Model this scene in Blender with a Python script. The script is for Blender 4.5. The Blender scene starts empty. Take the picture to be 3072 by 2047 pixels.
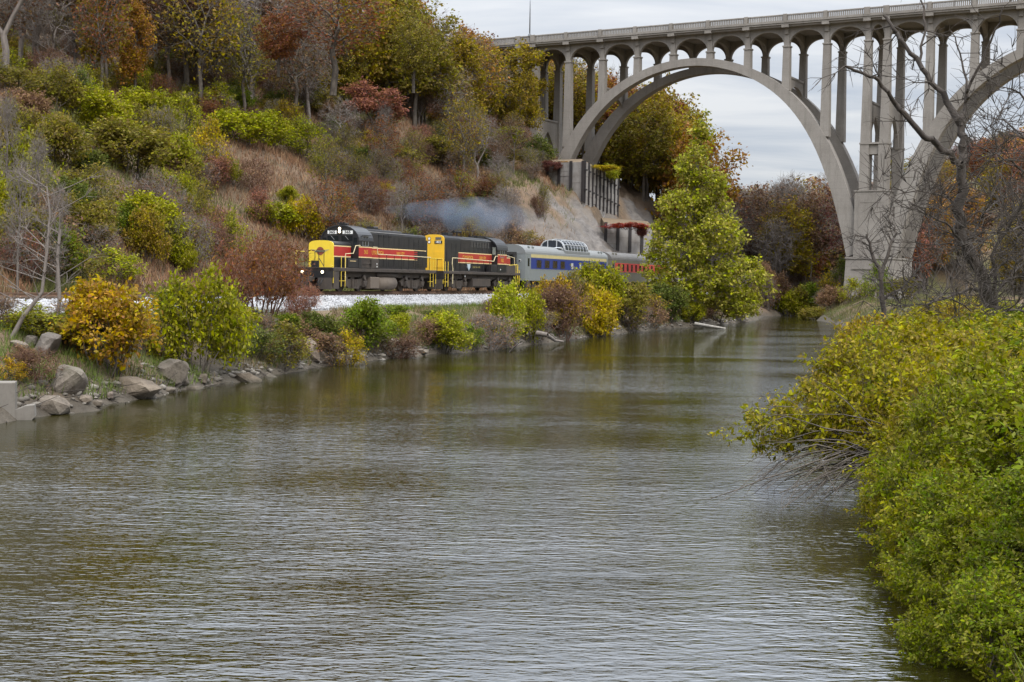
import bpy, bmesh, math, random
import numpy as np
from mathutils import Vector, Matrix
R = math.radians
rng = np.random.default_rng(7)
random.seed(7)
S = bpy.context.scene
COL = S.collection

# ---------------------------------------------------------------- camera
F, HOR, ROLL, CAMZ = 4100.0, 840.0, 0.0155, 4.9           # focal length and horizon in photo pixels (3072 x 2047)
PIT = math.atan((1023.5 - HOR) / F)
_f = np.array([0, math.cos(PIT), -math.sin(PIT)])
_u0 = np.array([0, math.sin(PIT), math.cos(PIT)]); _r0 = np.array([1.0, 0, 0])
_r = math.cos(ROLL) * _r0 + math.sin(ROLL) * _u0
_u = math.cos(ROLL) * _u0 - math.sin(ROLL) * _r0
cam = bpy.data.cameras.new('camera'); camo = bpy.data.objects.new('camera', cam); COL.objects.link(camo)
cam.sensor_width = 36; cam.lens = 36 * F / 3072; cam.clip_start = 0.2; cam.clip_end = 6000
camo.matrix_world = Matrix(((_r[0], _u[0], -_f[0], 0), (_r[1], _u[1], -_f[1], 0), (_r[2], _u[2], -_f[2], CAMZ), (0, 0, 0, 1)))
S.camera = camo

# ---------------------------------------------------------------- sky, sun, exposure
SUN_EL, SUN_AZ = R(48), R(155)      # azimuth clockwise from +Y: behind the camera, to the right
w = bpy.data.worlds.new('World'); S.world = w; w.use_nodes = True
nt = w.node_tree; nt.nodes.clear()
def N(t, **k):
    n = nt.nodes.new(t)
    for a, b in k.items(): setattr(n, a, b)
    return n
def L(a, b): nt.links.new(a, b)
def MATH(op, a, b=None, c=None):
    n = N('ShaderNodeMath', operation=op)
    for i, v in enumerate((a, b, c)):
        if v is None: continue
        if isinstance(v, (int, float)): n.inputs[i].default_value = v
        else: L(v, n.inputs[i])
    return n.outputs[0]
def MIXC(f, a, b, blend='MIX'):
    n = N('ShaderNodeMix', data_type='RGBA', blend_type=blend, clamp_factor=True)
    for s, v in ((n.inputs['Factor'], f), (n.inputs[6], a), (n.inputs[7], b)):
        if isinstance(v, (int, float)): s.default_value = v
        elif isinstance(v, tuple): s.default_value = v if len(v) == 4 else (*v, 1)
        else: L(v, s)
    return n.outputs[2]
sky = N('ShaderNodeTexSky', sky_type='NISHITA', sun_disc=False, sun_elevation=SUN_EL, sun_rotation=SUN_AZ)
tc = N('ShaderNodeTexCoord'); sep = N('ShaderNodeSeparateXYZ'); L(tc.outputs['Generated'], sep.inputs[0])
zc = MATH('MAXIMUM', sep.outputs[2], 0.0)
den = MATH('ADD', zc, 0.11)
cmb = N('ShaderNodeCombineXYZ'); L(MATH('DIVIDE', sep.outputs[0], den), cmb.inputs[0]); L(MATH('DIVIDE', sep.outputs[1], den), cmb.inputs[1])
mp = N('ShaderNodeMapping'); mp.inputs['Scale'].default_value = (0.55, 1.15, 1); L(cmb.outputs[0], mp.inputs[0])
n1 = N('ShaderNodeTexNoise'); n1.inputs['Scale'].default_value = 1.7; n1.inputs['Detail'].default_value = 6; n1.inputs['Roughness'].default_value = 0.55; n1.inputs['Distortion'].default_value = 0.4
L(mp.outputs[0], n1.inputs['Vector'])
rp = N('ShaderNodeValToRGB'); L(n1.outputs[0], rp.inputs[0])
rp.color_ramp.elements[0].position = 0.36; rp.color_ramp.elements[0].color = (0.60, 0.66, 0.76, 1)
rp.color_ramp.elements[1].position = 0.62; rp.color_ramp.elements[1].color = (0.93, 0.945, 0.97, 1)
grad = MATH('MULTIPLY_ADD', MATH('MULTIPLY', zc, zc), 2.9, MATH('MULTIPLY_ADD', zc, 0.3, 0.54))                   # overcast sky: brighter towards the zenith
cloud = MIXC(1.0, rp.outputs[0], (1, 1, 1), 'MULTIPLY')
vm = N('ShaderNodeVectorMath', operation='SCALE'); L(cloud, vm.inputs[0]); L(grad, vm.inputs[3])
bg1 = N('ShaderNodeBackground'); L(sky.outputs[0], bg1.inputs[0]); bg1.inputs[1].default_value = 0.07
bg2 = N('ShaderNodeBackground'); L(vm.outputs[0], bg2.inputs[0]); bg2.inputs[1].default_value = 0.95
mx = N('ShaderNodeMixShader'); mx.inputs[0].default_value = 0.90; L(bg1.outputs[0], mx.inputs[1]); L(bg2.outputs[0], mx.inputs[2])
wo = N('ShaderNodeOutputWorld'); L(mx.outputs[0], wo.inputs[0])
sl = bpy.data.lights.new('sun', 'SUN'); sl.energy = 1.5; sl.angle = R(18); sl.color = (1, 0.96, 0.9)
so = bpy.data.objects.new('sun', sl); COL.objects.link(so)
sd = Vector((math.sin(SUN_AZ) * math.cos(SUN_EL), math.cos(SUN_AZ) * math.cos(SUN_EL), math.sin(SUN_EL)))
so.rotation_euler = sd.to_track_quat('Z', 'Y').to_euler(); so.location = (0, -20, 80)
S.view_settings.view_transform = 'Standard'; S.view_settings.look = 'None'; S.view_settings.gamma = 1
S.view_settings.exposure = 0.63; S.view_settings.use_curve_mapping = False
S.cycles.use_denoising = True
S.cycles.max_bounces = 8; S.cycles.transparent_max_bounces = 12; S.cycles.volume_bounces = 1
S.cycles.caustics_reflective = False; S.cycles.caustics_refractive = False

# ---------------------------------------------------------------- photo pixel <-> place
def ray(px, py):
    d = _f * F + _r * (px - 1536) + _u * (1023.5 - py)
    return d / d[1]                                            # unit depth
def at(px, py, depth):
    d = ray(px, py) * depth
    return np.array([d[0], d[1], d[2] + CAMZ])
def ground(px, py, z=0.0):
    d = ray(px, py); t = (z - CAMZ) / d[2]
    return np.array([d[0] * t, d[1] * t, z])
def project(P):
    P = np.asarray(P, float) - np.array([0, 0, CAMZ]); d = P @ _f
    return 1536 + F * (P @ _r) / d, 1023.5 - F * (P @ _u) / d

# ---------------------------------------------------------------- track line, shores, terrain height
TH = R(21.2); TD = np.array([math.sin(TH), math.cos(TH)]); T0 = np.array([-13.65, 93.5])
RAILZ = 3.9
def TX(Y):
    Y = np.asarray(Y, float); u = np.clip(Y - 285, 0, None); k = TD[0] / TD[1]
    ub = np.minimum(u, 125.)
    return T0[0] + k * (np.minimum(Y, 285) - T0[1]) + k * ub - k / 250. * ub * ub
def track_pt(s): return T0 + TD * s
_sh = np.array([ground(*p)[:2] for p in ((0, 1262), (250, 1232), (480, 1185), (640, 1160), (860, 1120), (1000, 1095), (1200, 1072), (1330, 1060), (1450, 1052), (1750, 1014), (2000, 986), (2160, 975), (2262, 962))])
_sy = np.concatenate([[-400, -20], _sh[:, 1], [205, 222, 240, 262, 300, 420, 3000]]); 
_sx = np.concatenate([[-150, -27], _sh[:, 0], [38, 47, 66, 100, 170, 400, 4000]])
o = np.argsort(_sy); _sy, _sx = _sy[o], _sx[o]
def XL(Y): return np.interp(Y, _sy, _sx)
_ry = np.array([-400, -20, 10, 17, 22, 32, 45, 60, 80, 110, 150, 185, 205, 218, 232, 250, 285, 400, 3000.])
_rx = np.array([40, 2.0, 4.4, 5.8, 6.8, 9.0, 12.2, 16.2, 21.8, 29.5, 38, 42, 44.0, 50, 72, 110, 180, 420, 4020.])
def XR(Y): return np.interp(Y, _ry, _rx)
_tab = {}
def vnoise(x, y, sc, seed):                                    # smooth value noise
    if seed not in _tab: _tab[seed] = np.random.default_rng(seed).random((256, 256))
    t = _tab[seed]; x = np.asarray(x, float) * sc; y = np.asarray(y, float) * sc
    xi = np.floor(x).astype(int); yi = np.floor(y).astype(int); fx = x - xi; fy = y - yi
    fx = fx * fx * (3 - 2 * fx); fy = fy * fy * (3 - 2 * fy)
    g = lambda a, b: t[a & 255, b & 255]
    return (g(xi, yi) * (1 - fx) + g(xi + 1, yi) * fx) * (1 - fy) + (g(xi, yi + 1) * (1 - fx) + g(xi + 1, yi + 1) * fx) * fy
def sstep(a, b, x):
    t = np.clip((x - a) / (b - a), 0, 1); return t * t * (3 - 2 * t)
def height(X, Y):
    X = np.asarray(X, float); Y = np.asarray(Y, float)
    p = (TX(Y) - X) * TD[1]                                    # left of the track: positive
    steep = sstep(150, 195, Y) * (1 - sstep(250, 300, Y))
    nz = (vnoise(X, Y, .045, 1) - .5) * 5 + (vnoise(X, Y, .13, 2) - .5) * 1.8 + (vnoise(X, Y, .5, 3) - .5) * .45
    q = np.clip(p - 5.5, 0, None)
    hn = .60 * np.minimum(q, 33) + .29 * np.clip(q - 33, 0, 75) + .03 * np.clip(q - 108, 0, 900)
    hs = 1.10 * np.minimum(q, 13) + .62 * np.clip(q - 13, 0, 15) + .27 * np.clip(q - 28, 0, 75) + .03 * np.clip(q - 103, 0, 900)
    hill = 3.55 + hn * (1 - steep) + hs * steep
    hill = hill + nz * sstep(6, 22, p) * (1 - .6 * steep)
    # rough broken rock in the cutting
    hill = hill + steep * sstep(5, 9, p) * (1 - sstep(20, 30, p)) * ((vnoise(X * 2.5, Y * .7, .5, 9) - .5) * 1.6 + (vnoise(X, Y, 1.1, 10) - .5) * .7)
    top = 2.75
    dl = (XL(Y) - X)                                           # distance left of the left shoreline
    wob = (vnoise(X, Y, .35, 4) - .5) * 1.1 + (vnoise(X, Y, 1.0, 5) - .5) * .5
    dl = dl + wob
    bank = np.where(dl > 0, np.minimum(top, .15 + .62 * dl ** .85 + (vnoise(X, Y, .7, 6) - .5) * .35 * sstep(.3, 2, dl)), dl * .5)
    flat = np.where(p > 2, np.minimum(3.45, 3.2 + .03 * p), np.minimum(bank, top))
    left = np.where(p > 5.5, hill, flat)
    dr = (X - XR(Y)) + (vnoise(X, Y, .3, 4) - .5) * 1.2
    fl = np.where(dr > 0, np.minimum(2.7, .1 + .75 * dr ** .8) + (vnoise(X, Y, .3, 7) - .5) * .5 * sstep(1, 5, dr), dr * .5)
    far = sstep(228, 370, Y + .45 * np.clip(X - 60, -30, 220)) * 29 + np.clip(Y - 400, 0, 2000) * .012
    fl = fl + far * sstep(2, 12, dr)
    left = left + far * sstep(6, 30, -p) * sstep(2, 12, dl)
    mid = (XL(Y) + XR(Y)) / 2
    out = np.where(X < mid, left, fl)
    return np.clip(out, -1.4, None)
def H(x, y): return float(height(x, y))
def hit(px, py, d0=60., d1=700.):                              # where the line of sight through a pixel meets the terrain
    r = ray(px, py); d = np.arange(d0, d1, .5)
    z = CAMZ + r[2] * d; h = height(r[0] * d, r[1] * d)
    k = np.argmax(z < h)
    if not (z < h).any(): return None
    return np.array([r[0] * d[k], d[k], h[k]])

# ---------------------------------------------------------------- mesh helpers
def tag(o, label=None, cat=None, group=None, kind=None):
    if label: o['label'] = label
    if cat: o['category'] = cat
    if group: o['group'] = group
    if kind: o['kind'] = kind
    return o
def empty(name, loc=(0, 0, 0), rz=0):
    o = bpy.data.objects.new(name, None); COL.objects.link(o); o.location = loc; o.rotation_euler = (0, 0, rz); o.empty_display_size = .3
    return o
def link(name, me, parent=None, mat=None, loc=None):
    o = bpy.data.objects.new(name, me); COL.objects.link(o)
    if parent: o.parent = parent
    if mat and not me.materials: me.materials.append(mat)
    if loc is not None: o.location = loc
    return o
def npmesh(name, V, Fc, smooth=False, mat=None):               # V (n,3), Fc (m,k) all faces with k corners
    me = bpy.data.meshes.new(name); V = np.asarray(V, np.float32); Fc = np.asarray(Fc, np.int32); m, k = Fc.shape
    me.vertices.add(len(V)); me.vertices.foreach_set('co', V.ravel())
    me.loops.add(m * k); me.loops.foreach_set('vertex_index', Fc.ravel())
    me.polygons.add(m); me.polygons.foreach_set('loop_start', np.arange(0, m * k, k, dtype=np.int32))
    if smooth: me.polygons.foreach_set('use_smooth', np.ones(m, bool))
    me.update(calc_edges=True)
    if mat: me.materials.append(mat)
    return me
class MB:
    def __init__(s): s.v, s.f = [], []
    def add(s, vs, fs):
        b = len(s.v); s.v += [tuple(v) for v in vs]; s.f += [tuple(i + b for i in f) for f in fs]; return s
    def box(s, x0, x1, y0, y1, z0, z1, bv=0):
        if bv:
            c = bv
            prof = [(y0 + c, z0), (y1 - c, z0), (y1, z0 + c), (y1, z1 - c), (y1 - c, z1), (y0 + c, z1), (y0, z1 - c), (y0, z0 + c)]
            return s.prof(prof, x0, x1)
        return s.add([(x, y, z) for x in (x0, x1) for y in (y0, y1) for z in (z0, z1)],
                     [(0, 1, 3, 2), (4, 6, 7, 5), (0, 4, 5, 1), (2, 3, 7, 6), (0, 2, 6, 4), (1, 5, 7, 3)])
    def prof(s, yz, x0, x1):                                   # a profile in (y,z) swept along x
        n = len(yz); vs = [(x0, y, z) for y, z in yz] + [(x1, y, z) for y, z in yz]
        return s.add(vs, [tuple(range(n))[::-1], tuple(range(n, 2 * n))] + [(i, (i + 1) % n, n + (i + 1) % n, n + i) for i in range(n)])
    def profz(s, xz, y0, y1):                                  # a profile in (x,z) swept along y
        n = len(xz); vs = [(x, y0, z) for x, z in xz] + [(x, y1, z) for x, z in xz]
        return s.add(vs, [tuple(range(n)), tuple(range(n, 2 * n))[::-1]] + [((i + 1) % n, i, n + i, n + (i + 1) % n) for i in range(n)])
    def cyl(s, a, b, r, n=12, r2=None, cap=True):
        a, b = Vector(a), Vector(b); d = (b - a).normalized(); r2 = r if r2 is None else r2
        u = d.orthogonal().normalized(); v = d.cross(u); vs = []
        for c, q in ((a, r), (b, r2)):
            vs += [c + (u * math.cos(2 * math.pi * i / n) + v * math.sin(2 * math.pi * i / n)) * q for i in range(n)]
        fs = [(i, (i + 1) % n, n + (i + 1) % n, n + i) for i in range(n)]
        if cap: fs += [tuple(range(n))[::-1], tuple(range(n, 2 * n))]
        return s.add(vs, fs)
    def tube(s, pts, r, n=6):
        for a, b in zip(pts[:-1], pts[1:]): s.cyl(a, b, r, n)
        return s
    def mesh(s, name, mat=None, smooth=False):
        me = bpy.data.meshes.new(name); me.from_pydata(s.v, [], s.f); me.update()
        bm = bmesh.new(); bm.from_mesh(me); bmesh.ops.recalc_face_normals(bm, faces=bm.faces); bm.to_mesh(me); bm.free()
        if smooth: me.shade_smooth()
        if mat: me.materials.append(mat)
        return me
    def build(s, name, mat, parent=None, smooth=False, loc=None): return link(name, s.mesh(name, mat, smooth), parent, loc=loc)

# ---------------------------------------------------------------- materials
def material(name):
    global nt
    m = bpy.data.materials.new(name); m.use_nodes = True; nt = m.node_tree
    b = nt.nodes['Principled BSDF']; return m, b
def noise(scale, detail=4, rough=.55, vec=None, coord='Object', stretch=None):
    n = N('ShaderNodeTexNoise'); n.inputs['Scale'].default_value = scale; n.inputs['Detail'].default_value = detail; n.inputs['Roughness'].default_value = rough
    if vec is None:
        vec = N('ShaderNodeTexCoord').outputs[coord] if coord != 'World' else N('ShaderNodeNewGeometry').outputs['Position']
    if stretch:
        m = N('ShaderNodeMapping'); m.inputs['Scale'].default_value = stretch; L(vec, m.inputs[0]); vec = m.outputs[0]
    L(vec, n.inputs['Vector']); return n.outputs[0]
def ramp(f, *stops):
    r = N('ShaderNodeValToRGB'); e = r.color_ramp.elements
    while len(e) < len(stops): e.new(.5)
    for el, (p, c) in zip(e, stops): el.position = p; el.color = (*c, 1) if len(c) == 3 else c
    L(f, r.inputs[0]); return r.outputs[0]
def bump(b, h, strength=.4, dist=.05):
    n = N('ShaderNodeBump'); n.inputs['Strength'].default_value = strength; n.inputs['Distance'].default_value = dist
    L(h, n.inputs['Height']); L(n.outputs[0], b.inputs['Normal']); return n
_mats = {}
def paint(name, col, rough=.5, dirt=.25, dirtcol=(.09, .075, .06), metal=0, scale=1.2, coord='Object'):
    if name in _mats: return _mats[name]
    m, b = material(name)
    f = noise(scale, 8, .65, coord=coord); g = noise(scale * 6, 4, .6, coord=coord, stretch=(1, 1, .25))
    d = MATH('MULTIPLY', ramp(f, (.42, (0, 0, 0)), (.72, (1, 1, 1))), dirt)
    d2 = MATH('MULTIPLY', ramp(g, (.5, (0, 0, 0)), (.75, (1, 1, 1))), dirt * .7)
    c = MIXC(MATH('ADD', d, d2), col, dirtcol); L(c, b.inputs['Base Color'])
    L(MATH('MULTIPLY_ADD', f, .25, rough - .1), b.inputs['Roughness']); b.inputs['Metallic'].default_value = metal
    _mats[name] = m; return m
def emis(name, col, st):
    m, b = material(name); b.inputs['Base Color'].default_value = (*col, 1); b.inputs['Emission Color'].default_value = (*col, 1); b.inputs['Emission Strength'].default_value = st; return m
# ================================================================ terrain
def axis(lo, hi, step, far, grow=1.18):
    a = list(np.arange(lo, hi + step / 2, step)); d = step
    x = a[-1]
    while x < far: d *= grow; x += d; a.append(x)
    d = step; x = a[0]
    while x > -far: d *= grow; x -= d; a.insert(0, x)
    return np.array(a)
ax = axis(-75, 75, .55, 2600); ay = axis(6, 235, .65, 2900)
GX, GY = np.meshgrid(ax, ay); GZ = height(GX, GY)
nx, ny = len(ax), len(ay)
idx = np.arange(nx * ny).reshape(ny, nx)
me = npmesh('terrain', np.stack([GX, GY, GZ], -1).reshape(-1, 3), np.stack([idx[:-1, :-1], idx[:-1, 1:], idx[1:, 1:], idx[1:, :-1]], -1).reshape(-1, 4), True)
_p = ((TX(GY) - GX) * TD[1]).ravel(); _y = GY.ravel(); _x = GX.ravel()
rock = sstep(158, 185, _y) * (1 - sstep(232, 262, _y)) * sstep(5, 7, _p) * (1 - sstep(13, 19, _p + (vnoise(_x, _y, .2, 31) - .5) * 12))
shore = 1 - sstep(.25, 1.5, GZ.ravel() + (vnoise(_x, _y, .8, 33) - .5) * .7)
grassm = sstep(.45, .6, vnoise(_x, _y, .12, 34)) * (1 - sstep(5, 12, _p))
ca = me.color_attributes.new('zones', 'FLOAT_COLOR', 'POINT')
ca.data.foreach_set('color', np.stack([rock, shore, grassm, np.ones_like(rock)], -1).astype(np.float32).ravel())
m, b = material('hillside_soil')
att = N('ShaderNodeAttribute', attribute_name='zones'); sp = N('ShaderNodeSeparateColor'); L(att.outputs['Color'], sp.inputs[0])
f1 = noise(.11, 6, .6, coord='World'); f2 = noise(.9, 8, .7, coord='World'); f3 = noise(6, 6, .7, coord='World')
soil = ramp(f1, (.34, (.105, .078, .045)), (.46, (.17, .115, .07)), (.55, (.21, .135, .085)), (.66, (.115, .10, .05)))
soil = MIXC(ramp(f2, (.35, (0, 0, 0)), (.7, (1, 1, 1))), soil, (.075, .055, .035))
soil = MIXC(MATH('MULTIPLY', ramp(f3, (.5, (0, 0, 0)), (.62, (1, 1, 1))), .5), soil, (.24, .15, .085))
fr = noise(.8, 8, .7, coord='World', stretch=(1, .5, 2.2)); fr2 = noise(.25, 5, .6, coord='World')
rockc = ramp(fr, (.3, (.07, .062, .057)), (.5, (.145, .13, .118)), (.7, (.21, .19, .172)))
rockc = MIXC(ramp(fr2, (.45, (0, 0, 0)), (.65, (1, 1, 1))), rockc, (.165, .14, .115))
grc = ramp(f2, (.3, (.05, .06, .018)), (.7, (.12, .14, .04)))
c = MIXC(MATH('MULTIPLY', sp.outputs[2], .7), soil, grc)
c = MIXC(sp.outputs[0], c, rockc)
mud = ramp(f2, (.3, (.055, .045, .033)), (.7, (.12, .10, .075)))
c = MIXC(sp.outputs[1], c, mud)
L(c, b.inputs['Base Color']); b.inputs['Roughness'].default_value = .95
bump(b, MATH('ADD', f2, MATH('MULTIPLY', f3, .4)), .8, .25)
tag(link('terrain', me, mat=m), 'steep brown leaf-strewn hillside and river banks', None, None, 'structure')

# ================================================================ river
m, b = material('river_water')
pos = N('ShaderNodeNewGeometry').outputs['Position']
def rip(sx, sy, rot, det, dist=0.):
    mp = N('ShaderNodeMapping'); mp.inputs['Scale'].default_value = (sx, sy, 1); mp.inputs['Rotation'].default_value = (0, 0, rot); L(pos, mp.inputs[0])
    n = N('ShaderNodeTexNoise'); n.inputs['Scale'].default_value = 1; n.inputs['Detail'].default_value = det; n.inputs['Roughness'].default_value = .5; n.inputs['Distortion'].default_value = dist
    L(mp.outputs[0], n.inputs['Vector']); return n.outputs[0]
w1 = rip(1.25, 3.9, R(7), 2, .9); w2 = rip(4.2, 10.5, R(-9), 2, .5); w3 = rip(.35, .9, R(12), 2)
amp = ramp(rip(.05, .10, R(20), 3, .5), (.38, (.28, .28, .28)), (.62, (1.3, 1.3, 1.3)))     # calmer and more ruffled patches
spx = N('ShaderNodeSeparateXYZ'); L(pos, spx.inputs[0])
lee = MATH('SUBTRACT', spx.outputs[0], MATH('MULTIPLY_ADD', spx.outputs[1], .372, -34.5))          # metres out from the sheltered railway bank
lee = ramp(MATH('MULTIPLY', MATH('ADD', lee, MATH('MULTIPLY', rip(.12, .12, 0, 3), 9.)), .04), (.18, (.2, .2, .2)), (.70, (1, 1, 1)))
amp = MATH('MULTIPLY', amp, lee)
hgt = MATH('MULTIPLY', MATH('ADD', MATH('ADD', MATH('MULTIPLY', w1, .062), MATH('MULTIPLY', w2, .036)), MATH('MULTIPLY', w3, .035)), amp)
bn = bump(b, MATH('MULTIPLY', hgt, .5), 1.0, 1.0)
f = rip(.08, .12, 0, 4)
wc = ramp(f, (.3, (.023, .020, .004)), (.7, (.033, .027, .006)))
df = N('ShaderNodeBsdfDiffuse'); L(wc, df.inputs[0]); gl = N('ShaderNodeBsdfGlossy'); gl.inputs['Roughness'].default_value = .03; gl.inputs['Color'].default_value = (.88, .92, 1, 1)
fz = N('ShaderNodeFresnel'); fz.inputs['IOR'].default_value = 5.5
for q_ in (df, gl, fz): L(bn.outputs[0], q_.inputs['Normal'])
ms = N('ShaderNodeMixShader'); L(fz.outputs[0], ms.inputs[0]); L(df.outputs[0], ms.inputs[1]); L(gl.outputs[0], ms.inputs[2])
nt.nodes.remove(b); L(ms.outputs[0], nt.nodes['Material Output'].inputs[0])
tag(MB().add([(-700, -500, 0), (700, -500, 0), (700, 900, 0), (-700, 900, 0)], [(0, 1, 2, 3)]).build('river_water', m), 'rippled olive-brown river', None, None, 'structure')

# ================================================================ arch bridge
PHI = R(29.2); BAY = 6.1; WID = 8.1; PW = 2.75
P0 = np.array([51.2, 200.5])
bx = np.array([math.cos(PHI), -math.sin(PHI)]); bv = np.array([math.sin(PHI), math.cos(PHI)])
m, b = material('bridge_concrete')
f1 = noise(.16, 8, .7, coord='World'); f2 = noise(1.6, 6, .65, coord='World', stretch=(1, 1, .12)); f3 = noise(9, 4, .6, coord='World')
c = ramp(f1, (.3, (.185, .165, .145)), (.5, (.235, .212, .188)), (.7, (.285, .262, .235)))
c = MIXC(MATH('MULTIPLY', ramp(f2, (.5, (0, 0, 0)), (.68, (1, 1, 1))), .55), c, (.15, .135, .115))
c = MIXC(MATH('MULTIPLY', ramp(f3, (.45, (0, 0, 0)), (.7, (1, 1, 1))), .2), c, (.44, .42, .39))
# faint board-marked lifts
wv = N('ShaderNodeTexWave', wave_type='BANDS', bands_direction='Z'); wv.inputs['Scale'].default_value = .33; wv.inputs['Distortion'].default_value = .15
L(N('ShaderNodeNewGeometry').outputs['Position'], wv.inputs['Vector'])
c = MIXC(MATH('MULTIPLY', ramp(wv.outputs[0], (.0, (1, 1, 1)), (.03, (0, 0, 0))), .14), c, (.13, .12, .105))
L(c, b.inputs['Base Color']); b.inputs['Roughness'].default_value = .9
bump(b, MATH('ADD', f3, MATH('MULTIPLY', f2, .6)), .35, .04)
CONC = m
br = empty('arch_bridge', (P0[0], P0[1], 0), -PHI)
tag(br, 'tall grey concrete open-spandrel arch bridge spanning the river valley', 'bridge')
def bpt(u, v): q = P0 + bx * u + bv * v; return q
U0 = -9 * BAY - PW - 6 * BAY; U1 = PW + 7 * BAY
ZT, ZF, ZS, ZC = 45.0, 43.5, 42.65, 40.5          # parapet top, fascia bottom, spandrel arch crown, capital
MB().box(U0, U1, -1.15, WID + 1.15, 43.2, 43.62).build('deck_slab', CONC, br)
for v, sg in ((-1.15, -1), (WID + 1.15, 1)):
    y0, y1 = sorted((v + sg * .003, v + sg * .28))
    mb = MB().box(U0, U1, y0, y1, 43.48, 43.9).box(U0, U1, *sorted((v + sg * .28, v + sg * .38)), 43.74, 43.905)
    mb.build('fascia_beam', CONC, br)
MB().box(U0, U1, -1.15, WID + 1.15, 43.623, 43.8).build('roadway', paint('asphalt', (.05, .05, .05), .9, .1), br)
# parapet, one panel per bay
def parapet_mesh(length):
    mb = MB().box(0, length, -.13, .13, 44.78, 45.0, .03).box(0, length, -.15, .15, 43.895, 44.12)
    n = int(length / .27)
    for i in range(n):
        x = (i + .5) * length / n
        mb.box(x - .085, x + .085, -.08, .08, 44.12, 44.785)
    return mb.mesh('parapet_panel', CONC)
PM = parapet_mesh(BAY - .55); PMs = parapet_mesh(PW - .55)
post = MB().box(-.275, .275, -.24, .24, 43.895, 45.06, .04).mesh('parapet_post', CONC)
us = [-9 * BAY - PW - i * BAY for i in range(6, 0, -1)] + [-9 * BAY - PW] + [k * BAY for k in range(-9, 1)] + [PW + i * BAY for i in range(0, 8)]
for side in (-1.15 - .13, WID + 1.15 + .13):
    for a, c2 in zip(us[:-1], us[1:]):
        L_ = c2 - a
        link('parapet_panel', PM if L_ > 4 else PMs, br, loc=(a + .275, side, 0))
    for a in us:
        big = abs(a + 9 * BAY) < .1 or abs(a) < .1 or abs(a - PW) < .1 or abs(a + 9 * BAY + PW) < .1
        o = link('parapet_post', post, br, loc=(a, side, 0))
        if big: o.scale = (1.5, 1.15, 1); o.location.z = 0
# arches
def drop(u, c0):                                        # extrados drop from crown at distance |u-c0|
    s_ = np.abs(u - c0) / BAY; return .788 * s_ ** 2 + .0015 * s_ ** 6
ZCROWN = 39.55
def rib_mesh(c0, a, bnd, v0, v1):
    n = 60; us_ = np.linspace(a, bnd, n); ze = ZCROWN - drop(us_, c0)
    dz = np.gradient(ze, us_); nrm = np.stack([dz, -np.ones(n)], 1); nrm /= np.linalg.norm(nrm, axis=1)[:, None]
    th = 1.15 + 1.5 * (np.abs(us_ - c0) / (4.5 * BAY)) ** 2
    ui = us_ + nrm[:, 0] * th; zi = ze + nrm[:, 1] * th
    V = []; 
    for i in range(n): V += [(us_[i], v0, ze[i]), (us_[i], v1, ze[i]), (ui[i], v1, zi[i]), (ui[i], v0, zi[i])]
    Fs = []
    for i in range(n - 1):
        a_ = 4 * i; q = a_ + 4
        for j in range(4): Fs.append((a_ + j, a_ + (j + 1) % 4, q + (j + 1) % 4, q + j))
    Fs += [(3, 2, 1, 0), tuple(4 * (n - 1) + j for j in range(4))]
    return MB().add(V, Fs).mesh('arch_rib', CONC)
C1 = -4.5 * BAY; C2 = PW + 4.5 * BAY
for v in (0, WID):
    for c0, a, e in ((C1, -9 * BAY - .2, .35), (C2, PW - .35, PW + 9 * BAY)):
        link('arch_rib', rib_mesh(c0, a, e, v - .85, v + .85), br)
def column(u, v, zb, half=.5):
    mb = MB(); zt = ZC
    hb = half + .012 * (zt - zb)
    def ring(h, z): return [(u - h, v - h, z), (u + h, v - h, z), (u + h, v + h, z), (u - h, v + h, z)]
    lv = [ring(hb, zb), ring(half, zt - .25), ring(half + .1, zt - .2), ring(half + .1, zt + .0), ring(half - .1, zt + .06), ring(half - .1, ZF - .45)]
    V = sum(lv, []); Fs = []
    for i in range(len(lv) - 1):
        for j in range(4): Fs.append((4 * i + j, 4 * i + (j + 1) % 4, 4 * i + 4 + (j + 1) % 4, 4 * i + 4 + j))
    Fs += [(3, 2, 1, 0), tuple(4 * (len(lv) - 1) + j for j in range(4))]
    mb.add(V, Fs)
    return mb
def gz(u, v): q = bpt(u, v); return H(*q)
def cap_block(u, v, sg):                                # bracket under the fascia
    mb = MB(); y = v + sg * .4
    mb.box(u - .55, u + .55, *sorted((v + sg * .39, v + sg * 1.42)), ZF - .42, ZF - .02)
    mb.profz([(u - .3, ZF - .42), (u + .3, ZF - .42), (u + .3, ZF - 1.3), (u - .3, ZF - 1.3)], *sorted((v + sg * .39, v + sg * .62)))
    return mb
for u in us:
    for v, sg in ((0, -1), (WID, 1)):
        if -9 * BAY - .1 < u < .1 and not (abs(u) < .1 or abs(u + 9 * BAY) < .1): zb = ZCROWN - drop(u, C1) - .4
        elif u > PW + .1: zb = ZCROWN - drop(u, C2) - .4
        elif u < -9 * BAY - PW - .1: zb = gz(u, v) - 1.5
        elif abs(u) < .1 or abs(u - PW) < .1: zb = 25.3
        else: zb = max(25.3, gz(u, v) + 2.0) if False else 25.3
        if u > PW + 9 * BAY - .1: zb = 20
        column(u, v, zb).build('spandrel_column', CONC, br)
        cap_block(u, v, sg).build('bracket', CONC, br)
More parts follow.
